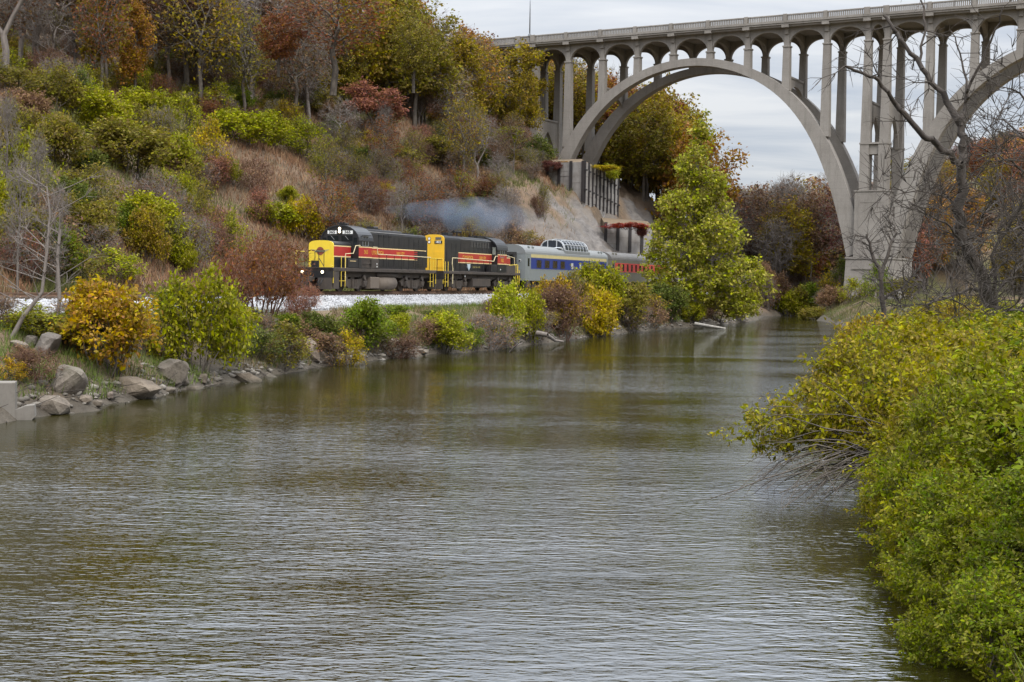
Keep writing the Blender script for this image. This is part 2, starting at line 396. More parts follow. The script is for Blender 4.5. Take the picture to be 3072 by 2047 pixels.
# spandrel arches along both faces, one per bay
def spandrel(length, t=.3):
    a = length / 2 - .42; xs = [a * math.cos(math.pi * i / 20) for i in range(21)]
    pts = [(length / 2 + x, ZC + .05 + (ZS - ZC - .05) * (1 - abs(x / a) ** 2.2) ** .5) for x in xs]   # right to left
    mb = MB()
    for (xa, za), (xb, zb) in zip(pts[:-1], pts[1:]):
        mb.add([(xa, -t, za), (xb, -t, zb), (xb, -t, 43.22), (xa, -t, 43.22), (xa, t, za), (xb, t, zb), (xb, t, 43.22), (xa, t, 43.22)],
               [(0, 1, 2, 3), (7, 6, 5, 4), (0, 4, 5, 1)])
        mb.add([(xa, -t - .06, za), (xb, -t - .06, zb), (xb, -t - .06, zb + .22), (xa, -t - .06, za + .22), (xa, -t + .02, za), (xb, -t + .02, zb), (xb, -t + .02, zb + .22), (xa, -t + .02, za + .22)],
               [(0, 1, 2, 3), (0, 4, 5, 1), (3, 2, 6, 7)])
    return mb.mesh('spandrel_arch', CONC)
SP = spandrel(BAY); SPs = spandrel(PW)
for a, c2 in zip(us[:-1], us[1:]):
    for v in (0, WID): link('spandrel_arch', SP if c2 - a > 4 else SPs, br, loc=(a, v, 0))
# arches across the deck at each pair of columns
def cross(t=.28):
    L_ = WID; a = L_ / 2 - .45; mb = MB(); prev = None
    for i in range(17):
        x = a * math.cos(math.pi * i / 16); z = ZC + .05 + (ZS - .25 - ZC) * max(0, 1 - abs(x / a) ** 2.4) ** .5
        if prev:
            xa, za = prev
            mb.add([(-t, L_ / 2 + xa, za), (-t, L_ / 2 + x, z), (-t, L_ / 2 + x, 43.21), (-t, L_ / 2 + xa, 43.21), (t, L_ / 2 + xa, za), (t, L_ / 2 + x, z), (t, L_ / 2 + x, 43.21), (t, L_ / 2 + xa, 43.21)],
                   [(0, 1, 2, 3), (7, 6, 5, 4), (0, 4, 5, 1)])
        prev = (x, z)
    return mb.mesh('cross_arch', CONC)
CR = cross()
for u in us: link('cross_arch', CR, br, loc=(u, 0, 0))
# braces between the ribs with an arched underside
def brace(zb, zt, zo, pointed, t=.26):
    mb = MB(); prev = None; L_ = WID; n = 14; a = L_ / 2 - .6 if not pointed else L_ / 2 - 1.3
    y0, y1 = .5, L_ - .5
    for i in range(n + 1):
        x = -a + 2 * a * i / n; k = abs(x / a)
        z = zb + (zo - zb) * ((1 - k ** 2) ** .5 if not pointed else (1 - k) ** .55)
        if prev:
            xa, za = prev; A, B = L_ / 2 + xa, L_ / 2 + x
            mb.add([(-t, A, za), (-t, B, z), (-t, B, zt), (-t, A, zt), (t, A, za), (t, B, z), (t, B, zt), (t, A, zt)], [(0, 1, 2, 3), (7, 6, 5, 4), (0, 4, 5, 1), (3, 2, 6, 7)])
        prev = (x, z)
    mb.box(-t, t, .45, L_ / 2 - a, zb, zt).box(-t, t, L_ / 2 + a, L_ - .45, zb, zt)
    mb.box(-t - .1, t + .1, .45, L_ - .45, zt, zt + .3)
    return mb
for k in (-2, -7):
    u = k * BAY; ze = ZCROWN - drop(u, C1)
    brace(ze - 1.4, ze + 1.6, ze + .6, False).build('rib_brace', CONC, br, loc=(u, 0, 0))
for u in (PW + 2 * BAY, PW + 7 * BAY):
    ze = ZCROWN - drop(u, C2); brace(ze - 1.4, ze + 1.6, ze + .6, False).build('rib_brace', CONC, br, loc=(u, 0, 0))
for u in (-9 * BAY - PW, -9 * BAY, 0, PW):
    brace(25.2, 31.6, 29.9, True).build('portal_brace', CONC, br, loc=(u, 0, 0))
# river pier and the hillside pier
def pier(ua, name):
    rt = MB()
    for v in (0, WID):
        a, e = ua - .62, ua + PW + .62
        mb = MB().box(a, a + 1.3, v - 1.05, v + 1.05, 18.55, 25.35).box(e - 1.3, e, v - 1.05, v + 1.05, 18.55, 25.35).box(a + 1.3, e - 1.3, v - .85, v + .85, 23.9, 25.3)
        mb.box(a - .08, e + .08, v - 1.13, v + 1.13, 25.35, 25.6)
        mb.build('pier_portal', CONC, br)
        mb = MB().box(a - .5, e + .5, v - 1.3, v + 1.3, 9.0, 18.5).box(a - .6, e + .6, v - 1.4, v + 1.4, 18.5, 18.7)
        for q0, q1, r0, r1 in ((a + .1, e - .1, 16.9, 17.05), (a + .1, e - .1, 10.3, 10.45)): mb.box(q0, q1, v - 1.33, v - 1.28, r0, r1)
        mb.box(a + .1, a + .25, v - 1.33, v - 1.28, 10.45, 16.9).box(e - .25, e - .1, v - 1.33, v - 1.28, 10.45, 16.9)
        mb.build('pier_shaft', CONC, br)
    MB().box(ua - .2, ua + PW + .2, 1.3, WID - 1.3, 16.2, 18.3).build('pier_tie', CONC, br)
    a, e = ua - 2.0, ua + PW + 2.0
    V = []
    for h, z in ((.45, -1.2), (.0, 8.7), (.12, 8.7), (.12, 9.02)): V += [(a - h, -1.9 - h, z), (e + h, -1.9 - h, z), (e + h, WID + 1.9 + h, z), (a - h, WID + 1.9 + h, z)]
    Fs = [(4 * i + j, 4 * i + (j + 1) % 4, 4 * i + 4 + (j + 1) % 4, 4 * i + 4 + j) for i in range(3) for j in range(4)] + [(12, 13, 14, 15), (3, 2, 1, 0)]
    mb = MB().add(V, Fs)
    mb.box(a + .9, e - .9, -2.1, -1.95, 7.2, 7.35)
    mb.build('pier_base', CONC, br)
pier(0, 'river')
for v in (0, WID):
    mb = MB()
    for ua in (-9 * BAY - PW, -9 * BAY): mb.box(ua - .75, ua + .75, v - 1.05, v + 1.05, 12, 25.35)
    mb.box(-9 * BAY - PW + .75, -9 * BAY - .75, v - .8, v + .8, 12, 25.2); mb.build('pier_portal', CONC, br)
MB().box(-9 * BAY - PW - 1, -9 * BAY + 2.2, -1.4, WID + 1.4, 8, 24.5).build('pier_base', CONC, br)
# lamp columns standing on the bridge
def lamp(u, v, sg, label):
    q = bpt(u, v); r_ = empty('street_lamp', (q[0], q[1], 45.0), -PHI)
    tag(r_, label, 'street lamp', 'lamps along the bridge')
    g = paint('galvanised', (.33, .35, .38), .5, .15, metal=.6)
    MB().box(-.2, .2, -.2, .2, -.12, .25, .04).build('base', g, r_)
    MB().cyl((0, 0, .2), (0, 0, 9.5), .11, 10, .07).build('pole', g, r_, True)
    MB().tube([(0, 0, 9.4), (0, -sg * .6, 9.75), (0, -sg * 2.0, 9.9)], .05, 8).build('arm', g, r_, True)
    MB().box(-.17, .17, -.4, .4, -.08, .08, .03).build('lamp_head', g, r_, loc=(0, -sg * 2.3, 9.88))
lamp(-9 * BAY - .6, -1.28, -1, 'thin steel lamp column on the parapet above the wooded hillside')
lamp(PW + 1.2 * BAY, WID + 1.28, 1, 'thin steel lamp column on the parapet beside the bare riverside tree')

# ================================================================ railway
trk_o = lambda s, off=0: (*(track_pt(s) + np.array([-TD[1], TD[0]]) * off), RAILZ)
TROT = math.pi / 2 - TH
m, b = material('limestone_ballast')
f1 = noise(14, 3, .8, coord='World'); vo = N('ShaderNodeTexVoronoi'); vo.inputs['Scale'].default_value = 11; L(N('ShaderNodeNewGeometry').outputs['Position'], vo.inputs['Vector'])
c = ramp(f1, (.3, (.24, .24, .245)), (.55, (.42, .42, .425)), (.75, (.52, .52, .525)))
c = MIXC(MATH('MULTIPLY', ramp(noise(.35, 4, coord='World'), (.5, (0, 0, 0)), (.75, (1, 1, 1))), .35), c, (.30, .26, .21))
L(c, b.inputs['Base Color']); b.inputs['Roughness'].default_value = .95; bump(b, vo.outputs['Distance'], 1., .06)
BAL = m
n = 330; ss = np.linspace(-75, 128, n)
prof = [(2.9, -1.0), (2.1, -.52), (1.45, -.30), (-1.45, -.30), (-2.0, -.42), (-2.7, -.80), (-3.3, -1.05), (-4.4, -1.7)]   # left (+) to right (-), below rail top
V = []
for s_ in ss:
    for j, (y, z) in enumerate(prof):
        q = trk_o(s_, y + 0.03 * math.sin(s_ * 1.7 + j)); V.append((q[0], q[1], RAILZ + z + random.uniform(-.04, .04)))
k = len(prof); Fs = [(i * k + j, i * k + j + 1, (i + 1) * k + j + 1, (i + 1) * k + j) for i in range(n - 1) for j in range(k - 1)]
tag(link('ballast_bed', npmesh('ballast_bed', V, [f[::-1] for f in Fs], True), mat=BAL), 'white crushed-stone ballast bed under the railway', None, None, 'structure')
# loose stones on the shoulder
nst = 16000
s_ = rng.uniform(-40, 70, nst); y_ = -rng.uniform(1.4, 3.5, nst); z_ = np.interp(-y_, [1.45, 2., 2.7, 3.3], [-.30, -.42, -.80, -1.05])
cen = np.stack([T0[0] + TD[0] * s_ - TD[1] * y_, T0[1] + TD[1] * s_ + TD[0] * y_, RAILZ + z_ + .01], 1)
octa = np.array([(1, 0, 0), (-1, 0, 0), (0, 1, 0), (0, -1, 0), (0, 0, 1), (0, 0, -1)], float)
V = cen[:, None, :] + octa[None] * rng.uniform(.03, .085, (nst, 6, 1))
fo = np.array([(0, 2, 4), (2, 1, 4), (1, 3, 4), (3, 0, 4), (2, 0, 5), (1, 2, 5), (3, 1, 5), (0, 3, 5)])
Fs = (np.arange(nst)[:, None, None] * 6 + fo[None]).reshape(-1, 3)
m, b = material('ballast_stone'); ri = N('ShaderNodeNewGeometry').outputs['Random Per Island']
L(ramp(ri, (0, (.20, .20, .205)), (1, (.50, .50, .505))), b.inputs['Base Color']); b.inputs['Roughness'].default_value = .9
tag(link('gravel', npmesh('gravel', V.reshape(-1, 3), Fs), mat=m), 'loose white stones on the ballast shoulder', None, None, 'stuff')
tr = empty('railway_track', trk_o(0), TROT); tag(tr, 'rusty single railway track on wooden sleepers running beside the river', 'railway track', None, 'structure')
RUST = paint('rail_rust', (.15, .085, .05), .7, .4, (.06, .04, .03)); WOOD = paint('sleeper_wood', (.085, .06, .042), .9, .4, (.16, .10, .06))
for y in (-.755, .755):
    MB().prof([(y - .075, -.175), (y + .075, -.175), (y + .075, -.155), (y + .012, -.13), (y + .012, -.045), (y + .036, -.035), (y + .036, 0), (y - .036, 0), (y - .036, -.035), (y - .012, -.045), (y - .012, -.13), (y - .075, -.155)], -70, 126).build('rail', RUST, tr)
TIE = MB().box(-.115, .115, -1.3, 1.3, -.42, -.178, .02).mesh('sleeper', WOOD)
for i in range(290):
    o = link('sleeper', TIE, tr, loc=(-48 + i * .52, random.uniform(-.06, .06), random.uniform(-.012, 0))); o.rotation_euler.z = random.uniform(-.015, .015)
# ================================================================ train
def text_mesh(txt, size, mat, ex=.004, xs=1.0, bold=0.):
    cu = bpy.data.curves.new('lettering', 'FONT'); cu.body = txt; cu.size = size; cu.align_x = 'CENTER'; cu.align_y = 'CENTER'; cu.extrude = ex; cu.offset = bold; cu.resolution_u = 2
    ob = bpy.data.objects.new('lettering', cu); COL.objects.link(ob)
    bpy.context.view_layer.update()
    me = bpy.data.meshes.new_from_object(ob.evaluated_get(bpy.context.evaluated_depsgraph_get()))
    bpy.data.objects.remove(ob); bpy.data.curves.remove(cu)
    me.transform(Matrix.Diagonal((xs, 1, 1, 1))); me.materials.clear(); me.materials.append(mat); return me
SIDE = Matrix(((1, 0, 0, 0), (0, 0, -1, 0), (0, 1, 0, 0), (0, 0, 0, 1)))       # reads along +x, faces -y
FRONT = Matrix(((0, 0, -1, 0), (-1, 0, 0, 0), (0, 1, 0, 0), (0, 0, 0, 1)))     # reads along -y, faces -x
def sign(name, txt, size, mat, M, loc, parent, **k):
    me = text_mesh(txt, size, mat, **k); me.transform(M); return link(name, me, parent, loc=loc)
BLK = paint('loco_black', (.012, .012, .014), .42, .3, (.06, .05, .042)); GRM = paint('underframe_grime', (.045, .036, .03), .8, .5, (.10, .075, .055))
YEL = paint('loco_yellow', (.80, .58, .045), .4, .22, (.45, .30, .05)); YEL2 = paint('loco_amber', (.80, .47, .03), .45, .25, (.42, .24, .04))
RED = paint('loco_red', (.42, .022, .018), .45, .25, (.15, .03, .02)); RED2 = paint('loco_faded_red', (.38, .035, .02), .5, .3, (.14, .04, .02))
CRM = paint('stripe_cream', (.80, .60, .30), .5, .2, (.4, .28, .15)); GOLD = paint('lettering_gold', (.62, .38, .035), .5, .1)
WHT = paint('white_paint', (.8, .8, .78), .5, .1); BLKT = paint('lettering_black', (.01, .01, .01), .5, 0)
m, b = material('dark_glass'); b.inputs['Base Color'].default_value = (.015, .018, .02, 1); b.inputs['Roughness'].default_value = .06; GLS = m
m, b = material('dome_glass'); b.inputs['Base Color'].default_value = (.05, .06, .075, 1); b.inputs['Roughness'].default_value = .08; b.inputs['Metallic'].default_value = .35; DGL = m
LAMPM = emis('headlight_glow', (1, .84, .55), 2.6); LAMPW = emis('ditch_light_glow', (1, .86, .6), 3.2)
STEELR = paint('roof_sheen_black', (.03, .032, .036), .3, .2, (.08, .075, .07))
def arch(hw, ze, zt, n=14, z0=None, pw=2.0):             # profile (y,z): straight sides, curved top
    pts = [(-hw, z0), (hw, z0)] if z0 is not None else []
    for i in range(n + 1):
        y = hw * math.cos(math.pi * i / n); pts.append((y, ze + (zt - ze) * max(0, 1 - abs(y / hw) ** pw) ** (1 / pw)))
    return pts
def box(x0, x1, y0, y1, z0, z1, name, mat, par, bv=0): return MB().box(x0, x1, y0, y1, z0, z1, bv).build(name, mat, par)
def truck(par, xc, wb, r=.51, heavy=True):
    t = MB()
    for sg in (-1, 1):
        y0, y1 = sorted((sg * 1.0, sg * 1.16))
        t.profz([(xc - wb / 2 - .75, .72), (xc - wb / 2 - .55, .42), (xc - wb / 2 + .45, .42), (xc - .8, .25), (xc + .8, .25), (xc + wb / 2 - .45, .42), (xc + wb / 2 + .55, .42), (xc + wb / 2 + .75, .72), (xc + wb / 2 + .3, .98), (xc + .5, .86), (xc - .5, .86), (xc - wb / 2 - .3, .98)], y0, y1)
    t.box(xc - .3, xc + .3, -1.05, 1.05, .5, 1.1)
    f_ = t.build('truck_frame', GRM, par)
    for ex in (-wb / 2, wb / 2):
        wmb = MB()
        for sg in (-1, 1):
            wmb.cyl((0, sg * .68, 0), (0, sg * .82, 0), r, 24).cyl((0, sg * .66, 0), (0, sg * .70, 0), r + .03, 24).cyl((0, sg * .8, 0), (0, sg * .86, 0), .2, 12)
        wmb.cyl((0, -.9, 0), (0, .9, 0), .09, 10)
        wmb.build('wheelset', paint('wheel_steel', (.06, .045, .035), .6, .4, (.12, .08, .05)), par, loc=(xc + ex, 0, r))
        for sg in (-1, 1):
            jb = MB().box(xc + ex - .2, xc + ex + .2, *sorted((sg * 1.1, sg * 1.32)), .33, .75, .05).cyl((xc + ex, sg * 1.3, .53), (xc + ex, sg * 1.36, .53), .14, 10)
            jb.build('journal_box', GRM, par)
            MB().cyl((xc + ex, sg * 1.1, .98), (xc + ex, sg * 1.3, 1.02), .2, 10).build('brake_cylinder', GRM, par)
    sp_ = MB()
    for sg in (-1, 1):
        for q in (-.28, 0, .28): sp_.cyl((xc + q, sg * 1.2, .34), (xc + q, sg * 1.2, .84), .11, 8)
        sp_.box(xc - .45, xc + .45, *sorted((sg * 1.12, sg * 1.34)), .22, .34)
    sp_.build('spring_nest', GRM, par)
def rails_side(par, pts, mat, r=.028): return MB().tube(pts, r, 6).build('handrail', mat, par)
def ladder(par, x, y, sg, mat, z1=1.5):
    mb = MB()
    for dx in (-.28, .28): mb.cyl((x + dx, y, .35), (x + dx, y, z1 + .9), .025, 6)
    mb.build('step_rail', mat, par)
    for i in range(4):
        MB().box(x - .28, x + .28, *sorted((y, y - sg * .22)), .4 + i * .33, .44 + i * .33).build('step', mat if i % 2 else BLK, par)
def pilot(par, x, face):                                 # face -1: front end of the vehicle
    mb = MB().box(*sorted((x, x - face * .12)), -1.5, 1.5, .95, 1.62, .04)
    mb.build('end_beam', BLK, par)
    a, c_ = sorted((x, x - face * .1))
    for y0, y1 in ((.35, 1.42), (-1.42, -.35)): MB().profz([(a, .95), (c_, .95), (c_, .16), (a, .16)], y0, y1).build('pilot_plate', GRM, par)
    cp = MB().box(*sorted((x, x + face * .55)), -.12, .12, .72, .98).box(*sorted((x + face * .42, x + face * .78)), -.2, .2, .66, 1.04, .05)
    cp.build('coupler', GRM, par)
    for y in (-.5, .5, .75, -.75): MB().tube([(x, y, .9), (x + face * .25, y, .6), (x + face * .3, y * .8, .42)], .025, 6).build('air_hose', BLK, par)
def stripe(par, x0, x1, z0, z1, y, mat, sides=(-1, 1)):
    for sg in sides:
        s_ = MB().box(x0, x1, *sorted((sg * y, sg * (y + .006))), z0, z1).build('red_band', mat, par)
        MB().box(x0, x1, *sorted((sg * y, sg * (y + .008))), z1, z1 + .075).box(x0, x1, *sorted((sg * y, sg * (y + .008))), z0 - .075, z0).build('cream_stripe', CRM, s_)

# ---- leading locomotive, low nose
def make_lead(s0):
    r_ = empty('diesel_locomotive', trk_o(s0), TROT)
    tag(r_, 'black diesel locomotive number 365 with yellow low nose and red band', 'locomotive', 'diesel locomotives hauling the train')
    Ln = 17.1
    box(0, Ln, -1.5, 1.5, 1.40, 1.66, 'underframe', GRM, r_, .03)
    box(.6, Ln - .6, -1.1, 1.1, 1.02, 1.40, 'centre_sill', GRM, r_)
    for x, fc in ((0, -1), (Ln, 1)): pilot(r_, x, fc)
    # nose
    nose = MB().prof(arch(.95, 3.2, 3.52, 12, 1.665, 2.6), 1.1, 3.8).build('short_hood', BLK, r_)
    MB().prof(arch(.955, 3.2, 3.527, 12, 1.67, 2.6), 1.03, 1.16).build('nose_face', YEL, r_)
    hb = MB()
    for sg in (-1, 1): hb.box(1.10, 3.82, *sorted((sg * .951, sg * .955)), 2.45, 3.2)
    stripe(r_, 1.12, 3.6, 2.47, 3.12, .953, RED)
    # herald: winged disc
    hm = MB().cyl((1.03, .05, 2.78), (1.018, .05, 2.78), .29, 28).build('herald_disc', paint('herald_brown', (.23, .06, .035), .5, .1), r_)
    MB().box(1.010, 1.016, -.30, .36, 2.70, 2.86).build('herald_bar', BLKT, hm)
    sign('herald_lettering', 'CUYAHOGA', .10, paint('herald_cream', (.7, .62, .42), .5, 0), FRONT, (1.008, .03, 2.78), hm, ex=.002)
    wg = MB()
    for sg in (-1, 1):
        for q in range(3): wg.add([(1.02, .05 + sg * .26, 2.86 - q * .07), (1.02, .05 + sg * (.72 - q * .13), 2.9 - q * .05), (1.02, .05 + sg * (.66 - q * .13), 2.84 - q * .06), (1.02, .05 + sg * .26, 2.81 - q * .07)], [(0, 1, 2, 3)] if sg > 0 else [(3, 2, 1, 0)])
    wg.build('herald_wing', paint('herald_wing', (.42, .36, .16), .5, 0), hm)
    box(.96, 1.04, .12, .72, 1.67, 2.12, 'nose_door', BLK, r_)
    # cab with rounded roof
    MB().prof(arch(1.5, 3.62, 4.66, 16, 1.665, 2.0), 3.75, 5.75).build('cab', BLK, r_)
    MB().prof([(y, z + .03) for y, z in arch(1.54, 3.6, 4.68, 16, None, 2.0)] + [(-1.54, 3.57)] + [(y, z) for y, z in arch(1.49, 3.6, 4.63, 16, None, 2.0)][::-1], 3.7, 5.95).build('cab_roof', STEELR, r_)
    stripe(r_, 3.755, 5.745, 2.47, 3.12, 1.503, RED)
    for sg in (-1, 1):
        wdw = box(4.35, 5.15, *sorted((sg * 1.499, sg * 1.508)), 3.25, 3.9, 'side_window', GLS, r_)
        fr_ = MB()
        for a, e, z0, z1 in ((4.30, 4.36, 3.2, 3.95), (5.14, 5.2, 3.2, 3.95), (4.72, 4.78, 3.2, 3.95), (4.30, 5.2, 3.9, 3.95), (4.3, 5.2, 3.2, 3.25)): fr_.box(a, e, *sorted((sg * 1.502, sg * 1.525)), z0, z1)
        fr_.build('window_frame', paint('cab_window_metal', (.3, .31, .32), .4, .1, metal=.5), wdw)
        box(4.25, 5.25, *sorted((sg * 1.5, sg * 1.72)), 3.98, 4.01, 'sunshade', BLK, r_)
    for y0, y1 in ((.12, 1.0), (-1.0, -.12)):
        box(3.738, 3.752, y0, y1, 3.55, 3.92, 'windscreen', GLS, r_)
        MB().tube([(3.73, (y0 + y1) / 2 + .15, 3.93), (3.725, (y0 + y1) / 2 - .12, 3.66)], .012, 4).build('wiper', paint('wiper_grey', (.35, .35, .35), .5, 0), r_)
    for y0, y1 in ((1.08, 1.36), (-1.36, -1.08)): box(3.738, 3.752, y0, y1, 3.3, 3.8, 'door_window', GLS, r_)
    # number boards and headlights
    for yc, wd in ((.62, .72), (-.62, .80)):
        nb_ = box(3.715, 3.752, yc - wd / 2, yc + wd / 2, 4.06, 4.30, 'number_board', WHT, r_)
        sign('number', '365', .27, BLKT, FRONT, (3.711, yc, 4.18), nb_, ex=.003, xs=1.25, bold=.008)
    hl = box(3.69, 3.752, -.14, .14, 4.10, 4.56, 'headlight_housing', BLK, r_, .02)
    for z in (4.22, 4.44): MB().cyl((3.66, 0, z), (3.686, 0, z), .1, 16).build('headlight', LAMPM, hl)
    for y in (-.78, .78):
        MB().cyl((-.14, y, 1.34), (-.02, y, 1.34), .13, 16).build('ditch_light_housing', BLK, r_)
        MB().cyl((-.16, y, 1.34), (-.142, y, 1.34), .1, 16).build('ditch_light', LAMPW, r_)
    # horns on cab roof
    hn = MB()
    for q in (-.22, 0, .22): hn.cyl((4.1, q, 4.82), (4.6, q, 4.82), .03, 8).cyl((3.85, q, 4.82), (4.1, q, 4.82), .1, 8, .03)
    hn.box(4.2, 4.5, -.3, .3, 4.66, 4.8); hn.build('horn', BLK, r_)
    # long hood
    MB().prof(arch(.93, 4.18, 4.42, 10, 1.665, 3.0), 5.75, 16.2).build('long_hood', BLK, r_)
    MB().prof(arch(.60, 4.42, 4.58, 8, 4.3, 3.0), 5.9, 12.6).build('roof_hatch', BLK, r_)
    MB().box(5.95, 12.4, -.935, -.80, 4.29, 4.345).box(5.95, 12.4, .80, .935, 4.29, 4.345).build('roof_walk_edge', paint('edge_grey', (.3, .3, .3), .5, .3), r_)
    for x in (13.2, 14.6): MB().cyl((x, 0, 4.4), (x, 0, 4.5), .55, 20).build('roof_fan', BLK, r_)
    box(8.4, 9.1, -.3, .3, 4.55, 4.78, 'exhaust_stack', BLK, r_, .05)
    box(9.6, 9.9, -.2, .2, 4.5, 4.64, 'roof_box', BLK, r_)
    for x in np.arange(6.2, 16, .86): box(x, x + .8, -.945, -.931, 1.85 if x > 0 else 0, 4.0, 'hood_door', BLK, r_); box(x, x + .8, .931, .945, 1.85, 4.0, 'hood_door', BLK, r_)
    for i in range(3): box(7.9 + i * .8, 8.4 + i * .8, -.965, -.944, 3.98, 4.16, 'vent', paint('vent_dark', (.004, .004, .005), .6, .1), r_)
    lv = MB()
    for i in range(12): lv.box(14.0, 15.9, -.962, -.944, 1.95 + i * .16, 2.02 + i * .16)
    lv.build('radiator_louvre', BLK, r_)
    stripe(r_, 5.75, 14.6, 2.47, 3.12, .947, RED)
    for sg in (-1, 1): MB().box(14.6, 16.2, *sorted((sg * .947, sg * .956)), 3.12, 3.195).build('cream_stripe', CRM, r_)
    sign('cab_number', '365', .42, GOLD, SIDE, (4.85, -1.513, 2.80), r_, ex=.003)
    sign('road_name', 'CUYAHOGA', .46, GOLD, SIDE, (7.65, -.957, 2.80), r_, ex=.003, xs=.85)
    sign('road_name', 'VALLEY', .46, GOLD, SIDE, (11.6, -.957, 2.80), r_, ex=.003, xs=.9)
    # walkway details
    for x0, x1 in ((2.2, 3.7),): box(x0, x1, -1.5, -1.0, 1.66, 2.3, 'battery_box', BLK, r_, .04); box(x0, x1, 1.0, 1.5, 1.66, 2.3, 'battery_box', BLK, r_, .04)
    MB().box(2.45, 3.35, -1.512, -1.5, 2.12, 2.16).build('grab_rail', CRM, r_)
    box(4.2, 6.9, -1.5, -1.05, 1.665, 2.33, 'equipment_box', GRM, r_, .04)
    MB().cyl((6.6, -1.51, 1.8), (6.6, -1.50, 1.8), .055, 10).cyl((6.6, -1.51, 2.0), (6.6, -1.5, 2.0), .055, 10).build('reflector', WHT, r_)
    dots = MB()
    for i in range(5): dots.cyl((8.4 + i * 1.25, -1.507, 1.53), (8.4 + i * 1.25, -1.499, 1.53), .06, 8)
    dots.build('jacking_hole', BLKT, r_)
    CR2 = paint('handrail_cream', (.70, .60, .36), .5, .3, (.35, .28, .18)); YR = paint('handrail_yellow', (.72, .52, .05), .5, .25)
    rails_side(r_, [(1.9, -1.45, .75), (1.9, -1.45, 2.62), (3.05, -1.45, 2.68), (3.3, -1.5, 3.22), (3.95, -1.52, 3.26)], CR2)
    rails_side(r_, [(6.0, -1.48, 3.2), (6.7, -1.46, 3.2), (6.8, -1.46, 2.7), (16.0, -1.46, 2.66)], CR2)
    for x in np.arange(7.0, 15.8, 1.25): rails_side(r_, [(x, -1.46, 1.66), (x, -1.46, 2.67)], BLK, .02)
    rails_side(r_, [(6.0, 1.46, 2.66), (16.0, 1.46, 2.66)], CR2)
    for yy in (1.35, .75, -.35, -.05, -.75): rails_side(r_, [(.12, yy, 1.65), (.12, yy, 2.72)], BLK, .024)
    rails_side(r_, [(.1, 1.42, 1.6), (.1, 1.42, 2.75), (.1, .75, 2.72)], YR); rails_side(r_, [(.1, -.05, 2.72), (.1, -.35, 2.72), (.1, -.36, 2.3), (.1, -.78, 1.7)], BLK, .024)
    rails_side(r_, [(.15, -1.46, .6), (.15, -1.46, 1.75), (.1, -1.2, 1.8)], YR); rails_side(r_, [(.15, 1.46, .6), (.15, 1.46, 1.75)], YR)
    rails_side(r_, [(Ln - .1, -1.45, .6), (Ln - .1, -1.45, 2.6), (Ln - .1, -.5, 2.6)], YR)
    ladder(r_, 1.55, -1.47, -1, YR); ladder(r_, Ln - .9, -1.47, -1, YR)
    box(.2, .95, -1.48, -1.38, .2, 1.4, 'step_panel', GRM, r_)
    # tank, air reservoirs, trucks
    MB().cyl((6.6, 0, .62), (10.2, 0, .62), .54, 20).prof([(-1.2, .35), (1.2, .35), (1.2, 1.0), (-1.2, 1.0)], 6.5, 10.3).build('tank_cradle', GRM, r_)
    MB().cyl((7.4, -.95, .60), (10.1, -.95, .60), .50, 24).build('fuel_tank', paint('tank_dust', (.15, .12, .095), .8, .4, (.09, .07, .055)), r_, True)
    box(5.9, 7.3, -1.35, -.5, .2, 1.05, 'battery_case', paint('tank_dust', (.15, .12, .095)), r_, .06)
    MB().cyl((7.2, -1.1, 1.22), (10.6, -1.1, 1.22), .19, 14).build('air_reservoir', GRM, r_, True)
    truck(r_, 3.7, 2.85); truck(r_, 13.4, 2.85)
    return r_
make_lead(0.0)

